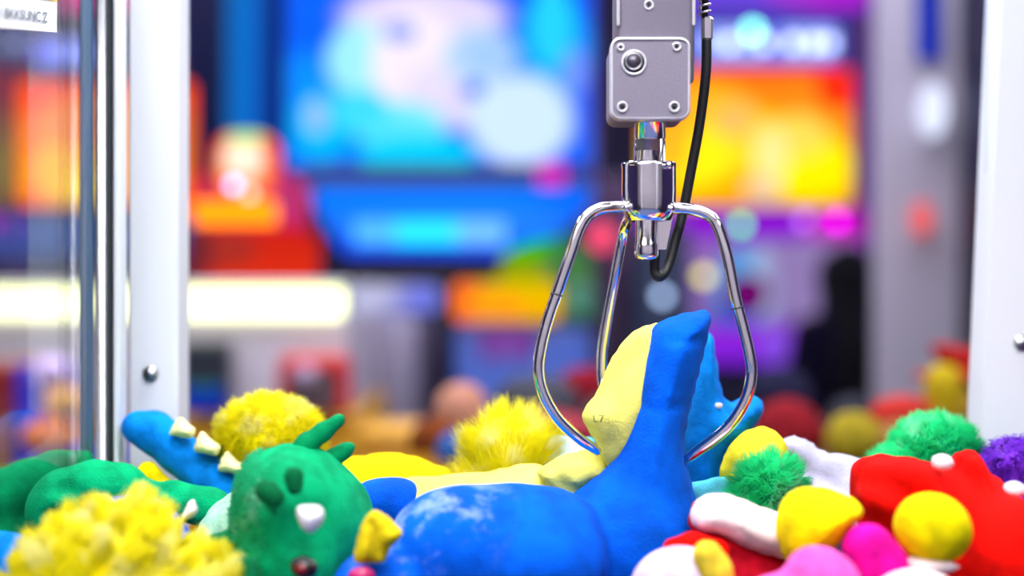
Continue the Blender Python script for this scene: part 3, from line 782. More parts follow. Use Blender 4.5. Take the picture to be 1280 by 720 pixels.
s = Soft(.002, .004); s.ell(*E(733, 556, 1.015, 13, 9, 10, 30)); soft(t, s, C['aqua'], 'patch', 'aqua patch')

# ---- right side
t = plush('plush_parrot', 'yellow round plush with spring green fluff to the right of the claw', 945, 700, .94)
s = Soft(.0026, .006); s.pil([(902, 598), (903, 580), (912, 560), (926, 544), (945, 535), (965, 537), (980, 552), (986, 575), (990, 620), (980, 690), (915, 690)], .94, .036, .032); s.crease([P(905, 596, .90), P(915, 590, .90), P(925, 600, .90)], .004, .005); soft(t, s, fabric('plush_lemon', 'f4e630'))
s = Soft(.003, .006); s.ell(*E(962, 612, .905, 34, 32, 30, 20)); s.ell(*E(955, 650, .905, 40, 34, 30)); g = s.build(4); part('tuft_base', t, g, C['green'])
part('fur', t, fur(g, 9000, .014, .0004, .5, 200, jitter=.7), FG, 'spring green fluff', kind='stuff')
t = plush('plush_rabbit', 'pale lilac-grey plush with gathered folds behind the yellow and green fluff', 1030, 690, .99)
s = Soft(.0026, .007); s.limb(*LM([(992, 556, 17), (1006, 566, 18), (1030, 590, 27), (1055, 600, 30), (1085, 610, 34)], .985)); s.ell(*E(1035, 640, .985, 62, 55, 45))
for k in range(5): s.crease([P(992+k*13, 545+k*7, .965), P(998+k*13, 560+k*8, .955), P(1000+k*13, 580+k*9, .955)], .005, .005)
s.noise(.001, 90); soft(t, s, C['lgrey'])
t = plush('plush_fish', 'small aqua plush edge between the blue tail and the pink-white plush', 895, 710, .93)
s = Soft(.0026, .007); s.limb(*LM([(868, 614, 12), (900, 612, 15), (935, 616, 14)], .93)); s.ell(*E(905, 660, .93, 45, 45, 40)); soft(t, s, C['aqua'])
t = plush('plush_slipper', 'long blush-white plush foot with a red underside right of the blue dinosaur', 930, 740, .85)
s = Soft(.0026, .006); s.pil([(866, 655), (866, 636), (876, 624), (895, 618), (920, 622), (950, 634), (975, 642), (1000, 655), (1010, 690), (990, 696), (960, 692), (930, 682), (900, 668), (880, 664)], .845, .026, .022, tilt=(0, .2)); s.crease([P(945, 650, .82), P(965, 655, .82), P(985, 662, .82)], .003, .006); soft(t, s, C['blush'], 'sole', 'blush white top')
s = Soft(.0026, .006); s.pil([(862, 658), (864, 638), (872, 626), (890, 640), (930, 664), (970, 680), (1020, 690), (1040, 730), (1000, 780), (900, 780), (830, 720), (850, 690), (872, 680)], .862, .034, .028); soft(t, s, C['crim'])
t = plush('plush_chick', 'plump bright yellow plush with a pointed side in front of the lilac-grey one', 1020, 740, .82)
s = Soft(.0026, .006); s.pil([(972, 655), (977, 632), (990, 616), (1012, 609), (1035, 611), (1052, 618), (1066, 623), (1077, 634), (1072, 646), (1058, 660), (1042, 682), (1020, 700), (1000, 714), (984, 700), (975, 680)], .815, .038, .03); s.ell(*E(1020, 740, .83, 45, 50, 40)); s.noise(.0006, 80); soft(t, s, C['yellow'])
t = plush('plush_crab', 'large bright red plush with yellow foot and white eyes at the right of the pile', 1190, 760, .87)
s = Soft(.0028, .009)
s.pil([(1065, 600), (1068, 584), (1080, 573), (1100, 569), (1130, 572), (1160, 578), (1185, 586), (1193, 584), (1196, 572), (1206, 564), (1218, 565), (1226, 576), (1234, 590), (1250, 600), (1262, 615), (1290, 640), (1310, 660), (1310, 780), (1110, 780), (1090, 740), (1082, 690), (1074, 650), (1066, 625)], .87, .05, .04)
s.ell(*E(1265, 700, .83, 75, 80, 75)); s.ell(*E(1120, 612, .85, 52, 38, 50, 12)); s.ell(*E(1150, 700, .86, 60, 70, 60))
s.crease([P(1072, 606, .81), P(1105, 612, .80), P(1140, 622, .80), P(1170, 640, .80)], .011, .010)
s.crease([P(1215, 600, .83), P(1222, 640, .80), P(1215, 690, .79), P(1195, 740, .79)], .009, .010)
s.crease([P(1095, 650, .80), P(1110, 700, .79)], .005, .008)
s.noise(.0012, 60); soft(t, s, C['red'])
s = Soft(.0026, .006); s.ell(*E(1166, 660, .795, 49, 44, 42, -20)); soft(t, s, fabric('plush_foot_yellow', 'f6e400'), 'foot', 'round yellow foot')
s = Soft(.0026, .006); s.ell(*E(1160, 706, .79, 40, 9, 20, -4)); soft(t, s, C['blush'], 'foot_trim', 'blush white trim')
for x, y in ((1178, 578), (1268, 612)):
    s = Soft(.002, .004); s.ell(*E(x, y, .845, 15, 11, 12, -5)); soft(t, s, C['white'], 'eye', 'white felt eye')
t = plush('plush_berry', 'magenta plush ball beside the round yellow foot at the bottom', 1090, 740, .79)
s = Soft(.0024, .006); s.limb(*LM([(1086, 688, 34), (1098, 712, 38), (1105, 760, 40)], .79)); s.noise(.0008, 60); soft(t, s, C['mag'])
t = plush('plush_pig', 'pink plush at the bottom edge under the plump yellow one', 1025, 760, .77)
s = Soft(.0026, .006); s.ell(*E(1030, 728, .77, 52, 42, 40, -35)); s.ell(*E(985, 755, .77, 60, 40, 40)); soft(t, s, C['pink'])
t = plush('plush_pig', 'blush white plush edge at the bottom beneath the magenta ball', 1140, 760, .77)
s = Soft(.0026, .006); s.ell(*E(1145, 738, .765, 50, 27, 30)); soft(t, s, C['blush'])
t = plush('plush_penguin', 'lilac plush with a yellow beak at the bottom edge right of the blue dinosaur', 850, 740, .80)
s = Soft(.0026, .006); s.ell(*E(846, 735, .80, 60, 52, 50, 15)); soft(t, s, C['lilac'])
s = Soft(.0024, .006); s.limb(*LM([(884, 694, 19), (894, 712, 20), (905, 750, 18)], .785)); soft(t, s, fabric('plush_butter', 'f8d63c'), 'beak', 'yellow beak')
s = Soft(.0024, .006); s.limb(*LM([(842, 686, 14), (866, 682, 16), (895, 690, 18)], .83)); soft(t, s, C['red'], 'crest', 'red crest')
shaggy('plush_frog', 'spring green fluffy plush in front of the right white post', 1165, 690, .998,
       lambda s: (s.ell(*E(1170, 562, .998, 50, 38, 38)), s.ell(*E(1140, 590, .998, 50, 30, 38)), s.ell(*E(1165, 640, .998, 70, 60, 40))), C['green'], FG, count=14000, length=.010, rad=.0004, clump=.35, nclump=400, bias=(-.2, 0, .3), jitter=.6)
t = plush('plush_poodle', 'curly purple plush against the right white post', 1265, 700, .97)
s = Soft(.003, .006); s.ell(*E(1275, 590, .97, 52, 40, 42)); s.ell(*E(1270, 660, .97, 60, 60, 45)); s.noise(.003, 330); g = soft(t, s, C['purple'], it=2)
part('curls', t, fur(g, 1900, .0062, .0010, .0, 60, curl=.0022, seg=7, jitter=.7), FP, kind='stuff')
#@@
FLOOR = None
# ================================================================== the arcade behind
def machine(name, px0, px1, d, label, cat, depth=.5, mat=None, ztop=None, zbot=0.):
    xa, xb = P(px0, 0, d)[0], P(px1, 0, d)[0]
    return thing(name, ((xa+xb)/2, d+depth/2, zbot), label, cat)
def upright(t, nm, px0, px1, d, depth, py_top, mat, bev=.02, py_bot=None):
    xa, xb = P(px0, 0, d)[0], P(px1, 0, d)[0]; zt = P(0, py_top, d)[2]; zb = 0 if py_bot is None else P(0, py_bot, d)[2]
    return part(nm, t, boxg(((xa+xb)/2, d+depth/2, (zt+zb)/2), (xb-xa, depth, zt-zb), bev, 2), mat, smooth=False)
def bulb(t, px, py, d, rpx, mat, lab=None): return part('bulb', t, ball(P(px, py, d), K(rpx, d), 10), mat, lab)
G = {}
def gl(c, s):
    k = (c, s)
    if k not in G: G[k] = glow('light_'+c, c, s)
    return G[k]

# big blue arcade machine
d = 3.7
t = machine('arcade_machine', 345, 738, d, 'large arcade machine with a glowing blue and white screen', 'arcade machine')
upright(t, 'cabinet', 430, 690, d+.12, .6, 305, plain('cabinet_black', '0c0a18', .4))
upright(t, 'screen_housing', 352, 745, d+.06, .35, -120, plain('housing_blue', '2346c8', .3), .04, 235)
W, H = 738-358, 206+110
def uv(px, py): return ((px-358)/W, (206-py)/H)
bl = []
for (x, y, rx, ry, c, a) in [(380, 150, 60, 90, '0a8cff', .8), (405, 155, 42, 45, '00b4e6', .9), (395, 145, 16, 24, '9ab4f4', .8), (690, 60, 50, 70, '10a4ff', .7), (690, 30, 28, 60, '28d4f4', .7), (530, 20, 110, 40, 'd8ccf8', .95), (450, 75, 45, 50, '9ce8fa', .9), (520, 80, 62, 75, 'e8dcfc', .98),
                             (560, 120, 60, 45, 'd4ccf8', .9), (600, 70, 50, 40, 'a4c8f8', .85), (650, 150, 70, 62, 'c4dcfc', .98), (500, 160, 60, 35, '58dcf8', .9), (520, 195, 80, 28, '00c4f0', .95), (450, 140, 40, 30, '3cd0f4', .9), (592, 112, 14, 12, '0c62dc', .95), (500, 40, 22, 14, '4a7ce8', .8), (718, 90, 18, 32, '7c8cf0', .7)]:
    u, v = uv(x, y); bl.append((u, v, rx/W, ry/H, c, a))
part('screen', t, pxbox(358, -110, 738, 206, d, .05, .01), screen('blue_game_picture', '0a5cf0', bl, 1.02, '0a5cf0'), 'glowing blue and white screen', smooth=False)
part('speaker_grille', t, pxbox(375, 206, 735, 232, d+.02, .05, .005), plain('grille_dark', '1c1a50', .5), smooth=False)
part('accent_light', t, pxbox(672, 205, 706, 232, d-.01, .02, .005), gl('e000a8', 1.0), 'magenta light', smooth=False)
part('control_panel', t, slab([(388, 232), (742, 232), (735, 262), (690, 296), (668, 318), (432, 318), (412, 290), (396, 262)], d, .3), screen('blue_console', '0a4cf4', [(.4, .8, .5, .3, '0a78ff', .9), (.5, .45, .5, .25, '2a8cff', .6)], .95, '0a6cf8'), 'blue glowing control panel', smooth=False)
part('light_bar', t, pxbox(442, 276, 632, 305, d-.02, .02, .008), screen('cyan_bar', '28d8fc', [(.1, .5, .2, 1., '50a4fc', .9), (.9, .5, .25, 1., '6ca8fc', .9)], 1.2), 'cyan light bar', smooth=False)

# blue lit partition
t = machine('display_panel', 222, 352, 4.3, 'deep blue lit partition panel between the white post and the big screen', 'display panel')
upright(t, 'panel', 190, 362, 4.3, .12, -160, screen('blue_backdrop', '1440a8', [(.25, .92, .5, .08, '6c6a94', .8), (.6, .82, .18, .35, '0a84dc', .6), (.92, .6, .1, .6, '0a1c60', .9), (.28, .40, .10, .25, '5a6cc8', .6)], .75, '0a50c8'))
part('foot', t, boxg((P(276, 0, 4.3)[0], 4.36, .03), (.5, .4, .06), .01), M['black'])

# prize counter
d = 2.8
t = machine('prize_counter', -300, 430, d, 'long counter with a pale yellow light strip along its edge', 'counter')
upright(t, 'front', -420, 432, d+.01, .7, 398, M['lav'], .01, 520)
upright(t, 'lower_front', -420, 445, d, .68, 520, M['yellowp'], .01)
part('light_strip', t, pxbox(-420, 359, 428, 397, d-.02, .05, .012, 3), screen('strip_glow', 'f8fcc8', [], 2.2, 'f8ffb0'), 'glowing pale yellow strip', smooth=False)
part('worktop', t, pxbox(-420, 352, 432, 360, d-.02, .72, .004), M['white'], smooth=False)
t = machine('side_counter', 430, 545, 3.05, 'white-topped counter end with a bluish edge light right of the glowing strip', 'counter')
upright(t, 'front', 436, 522, 3.53, .13, 392, plain('counter_grey', 'a09cb4', .5), .03)
upright(t, 'side', 522, 545, 3.54, .12, 392, plain('counter_dim', '4c4460', .5), .03)
part('edge_light', t, pxbox(434, 355, 546, 390, 3.52, .14, .02, 3), screen('edge_glow', '8c90d8', [(.15, .6, .4, .7, 'c8c8ec', .9), (.85, .5, .25, .6, '6c78f0', .8)], .8, 'a8a8e0'), 'bluish edge light', smooth=False)
t = machine('yellow_bin', 420, 545, 2.72, 'amber yellow bin standing in front of the counter end', 'bin')
upright(t, 'body', 450, 552, 2.55, .2, 546, plain('amber_panel', 'e89c0c', .5), .03)
upright(t, 'rim', 446, 556, 2.54, .22, 540, plain('amber_rim', 'f0b020', .5), .01, 548)

# red lit game topper on the counter
d = 2.86
t = thing('beacon_machine', tuple(P(300, 352, d)), 'red game box on the counter with an orange light bar and a lit dome lamp', 'arcade game')
zt = K(70, d)
part('box', t, pxbox(230, 284, 376, 352, d, .3, .02, 3), screen('red_lit_box', 'e03010', [(.3, .6, .35, .4, 'a03028', .8), (.1, .5, .15, .7, '5a2430', .8)], .85, 'c81c14'), 'glowing red box', smooth=False)
part('light_bar', t, tube([P(244, 266, d-.02), P(344, 266, d-.02)], K(15, d), 20, 1), gl('ff8000', 2.2), 'orange light bar')
part('backing', t, pxbox(240, 215, 372, 285, d+.02, .2, .03, 3), screen('magenta_lit', 'e02060', [(.9, .6, .35, .5, 'c43878', .9)], .75, 'b82050'), 'magenta lit backing', smooth=False)
dm = part('dome_lamp', t, pxbox(262, 162, 342, 250, d-.02, .12, .045, 6), screen('dome_glow', 'ff5a30', [(.5, .5, .46, .48, 'ff9a60', .9), (.52, .62, .34, .32, 'fff0d8', .98), (.55, .95, .34, .14, 'b4f020', .9)], .95, 'ff2a10'), 'orange and white lit dome lamp')
bulb(t, 292, 231, d-.12, 6.5, gl('e0b8ff', 4.5), 'white-lilac bulb'); bulb(t, 312, 242, d-.1, 6.5, gl('ffb0a0', 3.5), 'pale pink bulb')

# orange game machine seen through the side glass
d = 3.5
t = machine('video_game_machine', 12, 240, d, 'arcade machine with an orange and yellow screen under a violet-blue sign', 'arcade machine')
upright(t, 'cabinet', -160, 226, d+.06, .6, -150, plain('cabinet_plum', '1a1438', .5))
bl = [(.5, .45, .45, .5, 'ffa010', .9), (.35, .25, .3, .3, 'ffb800', .9), (.42, .15, .16, .14, 'ffe000', .9), (.3, .65, .25, .2, 'f88430', .8), (.9, .5, .1, .5, 'c87820', .8)]
part('screen', t, pxbox(22, 102, 238, 256, d, .05, .01), screen('orange_game_picture', 'ff5a10', bl, 1.1, 'ff4418'), 'glowing orange and yellow screen', smooth=False)
part('sign', t, pxbox(42, 50, 140, 78, d, .05, .01), screen('violet_sign', '5a6cff', [(.0, .5, .3, 1., '2838f0', .9), (.6, .5, .5, .8, '8c9cff', .9)], 1.1), 'violet-blue lit sign', smooth=False)
part('marquee', t, pxbox(74, -60, 175, 8, d, .05, .01), gl('f0289c', 1.0), 'pink lit marquee', smooth=False)
part('control_panel', t, pxbox(-160, 268, 226, 322, d-.05, .2, .02), screen('blue_deck', '0a3c90', [(.7, .5, .4, .5, '2458a8', .7)], .7, '0a50a0'), 'blue control panel', smooth=False)

# yellow game machine on the right
d = 4.5
t = machine('video_game_machine', 790, 1120, d, 'arcade machine with a yellow and orange screen under white-blue marquee lights', 'arcade machine')
upright(t, 'cabinet', 792, 1092, d+.06, .6, -160, plain('cabinet_ink', '120a34', .5))
upright(t, 'side_panel', 1076, 1104, d+.02, .5, -160, screen('purple_side', '7a30b0', [(.5, .93, .6, .05, 'd0107c', .9)], .5, '6a3a9c'))
W2, H2 = 1068-806, 258-84
bl = []
for (x, y, rx, ry, c, a) in [(900, 95, 160, 26, 'ff6a10', .95), (1050, 105, 30, 35, 'f81c08', .95), (880, 150, 80, 50, 'ffb020', .9), (930, 180, 110, 40, 'ffcc20', .9), (860, 200, 60, 40, 'ffe010', .9), (1010, 210, 70, 45, 'ffdc00', .95), (1000, 170, 40, 30, 'fcc850', .9), (965, 195, 24, 40, 'f0d890', .85), (955, 240, 26, 18, 'd0b8a0', .8), (920, 150, 30, 24, 'fca860', .8), (840, 150, 30, 80, 'ff9020', .7)]:
    bl.append(((x-806)/W2, (258-y)/H2, rx/W2, ry/H2, c, a))
part('screen', t, pxbox(806, 86, 1066, 256, d, .05, .01), screen('yellow_game_picture', 'f0a400', bl, 1.1, 'f87818'), 'glowing yellow and orange screen', smooth=False)
part('marquee', t, pxbox(790, -110, 1090, 12, d+.02, .05, .01), screen('violet_marquee', '7c20d8', [(.4, .1, .4, .3, '5a50e0', .7), (.8, .3, .3, .3, 'c020c8', .7)], .9, '9c24e0'), 'violet lit marquee', smooth=False)
part('sign', t, pxbox(870, 34, 1046, 70, d, .05, .012), screen('white_blue_sign', '9cb0ff', [(.55, .5, .08, .7, '3a3ce0', .7)], 1.1), 'white and blue lit sign', smooth=False)
part('glow_band', t, pxbox(856, 24, 1056, 80, d+.03, .03, .01), gl('3838d8', .75), 'blue light band', smooth=False)
bulb(t, 941, 38, d-.06, 8, gl('80ffd8', 5), 'mint green bulb'); 
for x in (912, 955, 992, 1018, 1036): bulb(t, x, 54, d-.06, 7, gl('c8d4ff', 3.5), 'blue-white bulb')
part('lower_panel', t, pxbox(792, 262, 1082, 298, d+.0, .05, .01), screen('violet_lower', '8414d0', [(.9, .5, .2, .6, 'c010a0', .8)], .85, '9418d8'), 'violet lit panel', smooth=False)
bulb(t, 926, 281, d-.08, 7, gl('30d850', 5), 'pale green bulb'); bulb(t, 1006, 276, d-.08, 7, gl('b478f0', 2.8), 'lilac bulb'); bulb(t, 1047, 277, d-.08, 7.5, gl('f000f0', 4.0), 'magenta bulb')
part('lower_front', t, pxbox(860, 300, 1085, 408, d+.01, .05, .01), screen('lavender_front', '8468b4', [(.3, .45, .16, .5, '50a8f0', .95), (.42, .5, .09, .45, 'b0d0f4', .9), (.26, .12, .14, .22, '1c5cd8', .9), (.7, .6, .3, .6, '9c88c0', .8)], .72, '9c70c8'), 'lavender front with a blue picture', smooth=False)
part('round_badge', t, disc(P(934, 368, d-.01), K(26, d), .03), gl('7c0c78', .7), 'round plum badge')
part('violet_band', t, pxbox(862, 408, 1000, 456, d-.0, .05, .01), screen('violet_band', '7a20e0', [(.8, .5, .2, .5, '8c58f0', .8)], .75, 'a028e8'), 'violet light band', smooth=False)
bulb(t, 880, 345, d-.1, 8, gl('e8e040', 2.8), 'yellow bulb')

# pillar, lamps and dark cabinet at the right
d = 3.0
struct('trim_1', boxg((P(1150, 0, d)[0], d+.03, RZ/2), (K(102, d), .06, RZ), .006), plain('pillar_grey', 'aca6b8', .6))
t = thing('wall_lamp', tuple(P(1165, 140, d-.05)), 'white glowing round wall lamp on the grey pillar', 'lamp')
part('lamp_shade', t, ball(P(1166, 138, d-.05), (K(17, d), .03, K(34, d))), gl('dfe6ff', 1.15)); part('wall_plate', t, disc(P(1166, 140, d-.005), K(12, d), .02), M['alu'])
t = thing('light_strip', tuple(P(1163, 80, d-.02)), 'vertical deep blue light strip on the grey pillar', 'light')
part('diffuser', t, pxbox(1147, -120, 1177, 74, d-.02, .02, .005), gl('1c34b8', .9), smooth=False); part('channel', t, pxbox(1144, -122, 1180, 77, d-.006, .012, .002), M['alu'], smooth=False)
t = thing('signal_lamp', tuple(P(1152, 275, d-.05)), 'coral red round lamp on the grey pillar below the white one', 'lamp')
part('lamp_shade', t, ball(P(1152, 273, d-.05), (K(13, d), .02, K(22, d))), gl('f06468', 1.0)); part('wall_plate', t, disc(P(1152, 275, d-.005), K(10, d), .02), M['alu'])
t = machine('vending_cabinet', 1264, 1390, 2.6, 'tall dark violet cabinet between the grey pillar and the right white post', 'cabinet')
upright(t, 'body', 1264, 1390, 2.6, .3, -160, plain('cabinet_dark_violet', '1a1026', .5))
xs = P(1264, 0, 2.6)[0]
part('window', t, boxg((xs, 2.72, 1.2+.33), (.008, .14, .22), .002), screen('dim_blue_window', '34345c', [(.5, .6, .5, .4, '5058a0', .8)], .6), 'dim blue window', smooth=False)

# colourful kiddie game in the middle
d = 3.3
t = machine('ride_machine', 555, 735, d, 'colourful game with green and yellow canopy and a blue-purple body behind the claw arm', 'arcade game')
upright(t, 'body', 566, 742, d+.04, .4, 405, plain('body_blue', '4464c0', .5), .03)
part('decal', t, pxbox(600, 410, 668, 448, d+.03, .02, .01), screen('purple_decal', '7c3a9c', [(.5, .3, .4, .4, '8858b8', .8)], .7), 'purple decal', smooth=False)
part('lit_panel', t, pxbox(565, 352, 700, 402, d, .1, .02, 3), screen('orange_panel', 'f0a400', [(.1, .5, .2, .7, 'ff6a20', .95), (.4, .4, .3, .4, 'fc9810', .9)], .95, 'd8b800'), 'orange and yellow lit panel', smooth=False)
part('canopy', t, slab([(622, 352), (632, 312), (668, 300), (712, 296), (738, 320), (742, 352)], d+.02, .3), screen('green_canopy', 'b4b400', [(.25, .95, .5, .45, '10d010', .95), (.9, .4, .45, .8, '3c8050', .9)], .7, '30a020'), 'green canopy', smooth=False)
part('side_panel', t, pxbox(702, 352, 745, 405, d+.02, .3, .02), plain('panel_green', '3a7c62', .5), smooth=False)
t = machine('light_tower', 730, 800, 4.4, 'dim game cabinet with a coral lamp seen between the claw arms', 'arcade game')
upright(t, 'cabinet', 722, 790, 4.4, .4, 220, plain('cabinet_mauve', '5a3f66', .5)); bulb(t, 752, 296, 4.3, 16, gl('f0486c', 1.6), 'coral lamp')
bulb(t, 735, 440, 4.3, 8, gl('c8c8d0', 1.6), 'greyish bulb')
t = machine('ticket_machine', 792, 862, 3.95, 'dark blue cabinet with a small pale lamp behind the claw', 'cabinet')
upright(t, 'body', 794, 864, 3.95, .3, 280, plain('cabinet_slate', '22304c', .5)); bulb(t, 828, 370, 3.85, 7, gl('b4d0ff', 3.2), 'pale blue bulb')

# items on the counter front
t = thing('monitor', tuple(P(254, 515, 2.7)), 'small dark teal monitor below the counter strip', 'monitor')
part('housing', t, pxbox(224, 427, 284, 516, 2.72, .07, .01), M['dkteal'], smooth=False)
part('picture', t, pxbox(228, 478, 280, 514, 2.715, .006), screen('monitor_picture', '0a30b0', [(.5, .95, .5, .3, '2c6a6c', .9)], .7), 'deep blue picture', smooth=False)
t = thing('photo_frame', tuple(P(388, 515, 2.7)), 'red framed box with a pale round face below the counter strip', 'box')
part('frame', t, pxbox(346, 444, 434, 520, 2.70, .08, .015), plain('frame_red', 'c4101c', .4), smooth=False)
part('picture', t, pxbox(360, 462, 422, 512, 2.695, .006), plain('picture_grey', '4c3c44', .4), smooth=False)
part('face', t, disc(P(382, 468, 2.69), K(13, 2.7), .01), plain('face_lilac', 'b8a8c8', .5))

# second claw machine behind, whose bed holds more toys
bd = 1.78
t = thing('prize_bed', (.42, 2.0, 0), 'low prize display bed behind the claw machine, heaped with toys', 'display table')
part('base', t, boxg((.46, 2.02, .47), (1.08, .62, .94), .02), plain('bed_brown', '3a2014', .6), smooth=False)
part('rim', t, boxg((.46, 2.02, .96), (1.10, .64, .05), .012), plain('bed_rim', '6a3820', .5), smooth=False)
def bplush(name, label, px, py, rx, ry, d, mat, rot=0, extra=None):
    global FLOOR
    FLOOR = .986
    t = thing(name, (P(px, 0, d)[0], d, .985), label, 'plush toy')
    s = Soft(.006, .015); c, r_, R_ = E(px, py, d, rx, ry, min(rx, ry), rot); s.ell(c, r_, R_)
    h_ = max(.02, (c[2]-.985)/2); s.ell((c[0], c[1], .985+h_), (r_[0]*.85, r_[1], h_))
    for e in (extra or []): s.ell(*E(e[0], e[1], d, *e[2:5], *(e[5:] or ())))
    g = s.build(3); part('body', t, g, mat)
    for sx_ in (-1, 1):
        part('ear', t, ball((c[0]+sx_*r_[0]*.5, c[1]+r_[1]*.4, c[2]+r_[2]*.45), (r_[0]*.22, r_[0]*.15, r_[2]*.4)), mat)
    return t
for a_ in [('plush_bear', 'dark maroon plush dome behind the sky blue flipper', 985, 545, 45, 48, 1.85, fabric('plush_maroon', '8a1a24')),
           ('plush_elephant', 'dark slate plush head under the standing person', 1070, 528, 38, 34, 1.95, fabric('plush_slate', '33333f')),
           ('plush_mouse', 'dark navy plush head behind the maroon one', 975, 498, 42, 40, 2.1, fabric('plush_navy', '20203c')),
           ('plush_lion', 'olive yellow plush behind the lilac-grey folds', 1068, 548, 36, 34, 1.75, fabric('plush_olive', 'a89424')),
           ('plush_ladybird', 'muted red plush between the olive and brown ones', 1130, 520, 45, 26, 1.85, fabric('plush_muted_red', 'cc3830')),
           ('plush_monkey', 'tan brown plush beside the olive one', 1130, 560, 60, 34, 1.75, fabric('plush_tan', '9c6c3c')),
           ('plush_duck', 'golden yellow plush under the red cap shaped toy', 1180, 486, 26, 32, 1.85, fabric('plush_gold', 'ccb01c')),
           ('plush_giraffe', 'mustard brown plush beside the right white post', 1212, 520, 34, 36, 1.85, fabric('plush_mustard', '9c7c2c')),
           ('plush_bear', 'dim red plush behind the yellow tufts', 690, 545, 60, 30, 1.95, fabric('plush_dim_red', 'a83c48')),
           ('plush_hippo', 'dark grey plush dome behind the dim red one', 670, 505, 55, 38, 2.1, fabric('plush_charcoal', '4a4c58')),
           ('plush_crab', 'dark red plush under the claw arm', 735, 486, 40, 28, 2.2, fabric('plush_wine', '8c1828')),
           ('plush_seal', 'dark teal-grey plush to the right of the wine red one', 765, 525, 40, 32, 2.0, fabric('plush_seal_grey', '4c4a52')),
           ('plush_owl', 'beige round plush face beside the amber bin', 577, 512, 34, 34, 1.95, fabric('plush_beige', 'c88c74')),
           ('plush_whale', 'dim blue plush ball left of the yellow tufts', 572, 578, 28, 28, 1.75, fabric('plush_steel_blue', '3468b4')),
           ('plush_fox', 'rust brown plush between the amber bin and the beige face', 545, 560, 34, 40, 1.85, fabric('plush_rust', '7c3c18'))]:
    bplush(*a_)
t = thing('red_cap', tuple(P(1196, 500, 1.9)), 'red cap shaped toy on top of the golden yellow plush', 'toy')
s = Soft(.006, .012); s.pil([(1164, 432), (1180, 430), (1210, 438), (1240, 438), (1262, 440), (1262, 478), (1230, 478), (1200, 470), (1176, 456)], 1.9, .05, .04); part('body', t, s.build(3), fabric('plush_brick_red', 'b41c18'))
part('brim', t, ball(P(1190, 470, 1.87), (.05, .04, .008)), fabric('plush_brim', 'c43c20'))

FLOOR = None
# toys seen through the left side glass
t = thing('toy_shelf', (P(60, 0, 2.2)[0], 2.3, 0), 'blue toy stand seen through the left side glass', 'stand')
part('base', t, boxg((P(62, 0, 2.2)[0], 2.35, .465), (K(94, 2.2), .36, .93), .02), plain('stand_blue', '1c2cd0', .4), smooth=False)
part('back_panel', t, pxbox(18, 456, 96, 600, 2.30, .02, .006), plain('stand_panel_blue', '1830dc', .4), smooth=False)
for nm, lb, px, py, rx, ry, c in (('toy_ball', 'lilac ball topmost on the blue toy stand', 66, 466, 26, 22, 'd8b8f4'), ('toy_ball', 'golden yellow ball in the middle of the blue toy stand', 78, 503, 24, 23, 'ffb400'), ('toy_ball', 'orange ball at the lower front of the blue toy stand', 62, 545, 36, 24, 'ff8c10')):
    t = thing(nm, tuple(P(px, py+ry, 2.25)), lb, 'toy'); part('body', t, ball(P(px, py, 2.25), (K(rx, 2.25), K(ry, 2.25), K(ry, 2.25)), 16), plain('toy_'+c, c, .4)); part('valve', t, disc(P(px, py, 2.25-K(ry, 2.25)), .006, .006), M['alu'])
t = thing('toy_crate', (P(-10, 0, 2.3)[0], 2.4, 0), 'dark red and amber crate stack at the far left edge', 'crate')
part('upper_crate', t, pxbox(-60, 458, 14, 525, 2.3, .3, .01), plain('crate_red', '8c0c14', .5), smooth=False)
part('lower_crate', t, boxg((P(-23, 0, 2.3)[0], 2.45, P(0, 526, 2.3)[2]/2), (K(74, 2.3), .3, P(0, 526, 2.3)[2]), .01), plain('crate_amber', 'a86408', .5), smooth=False)

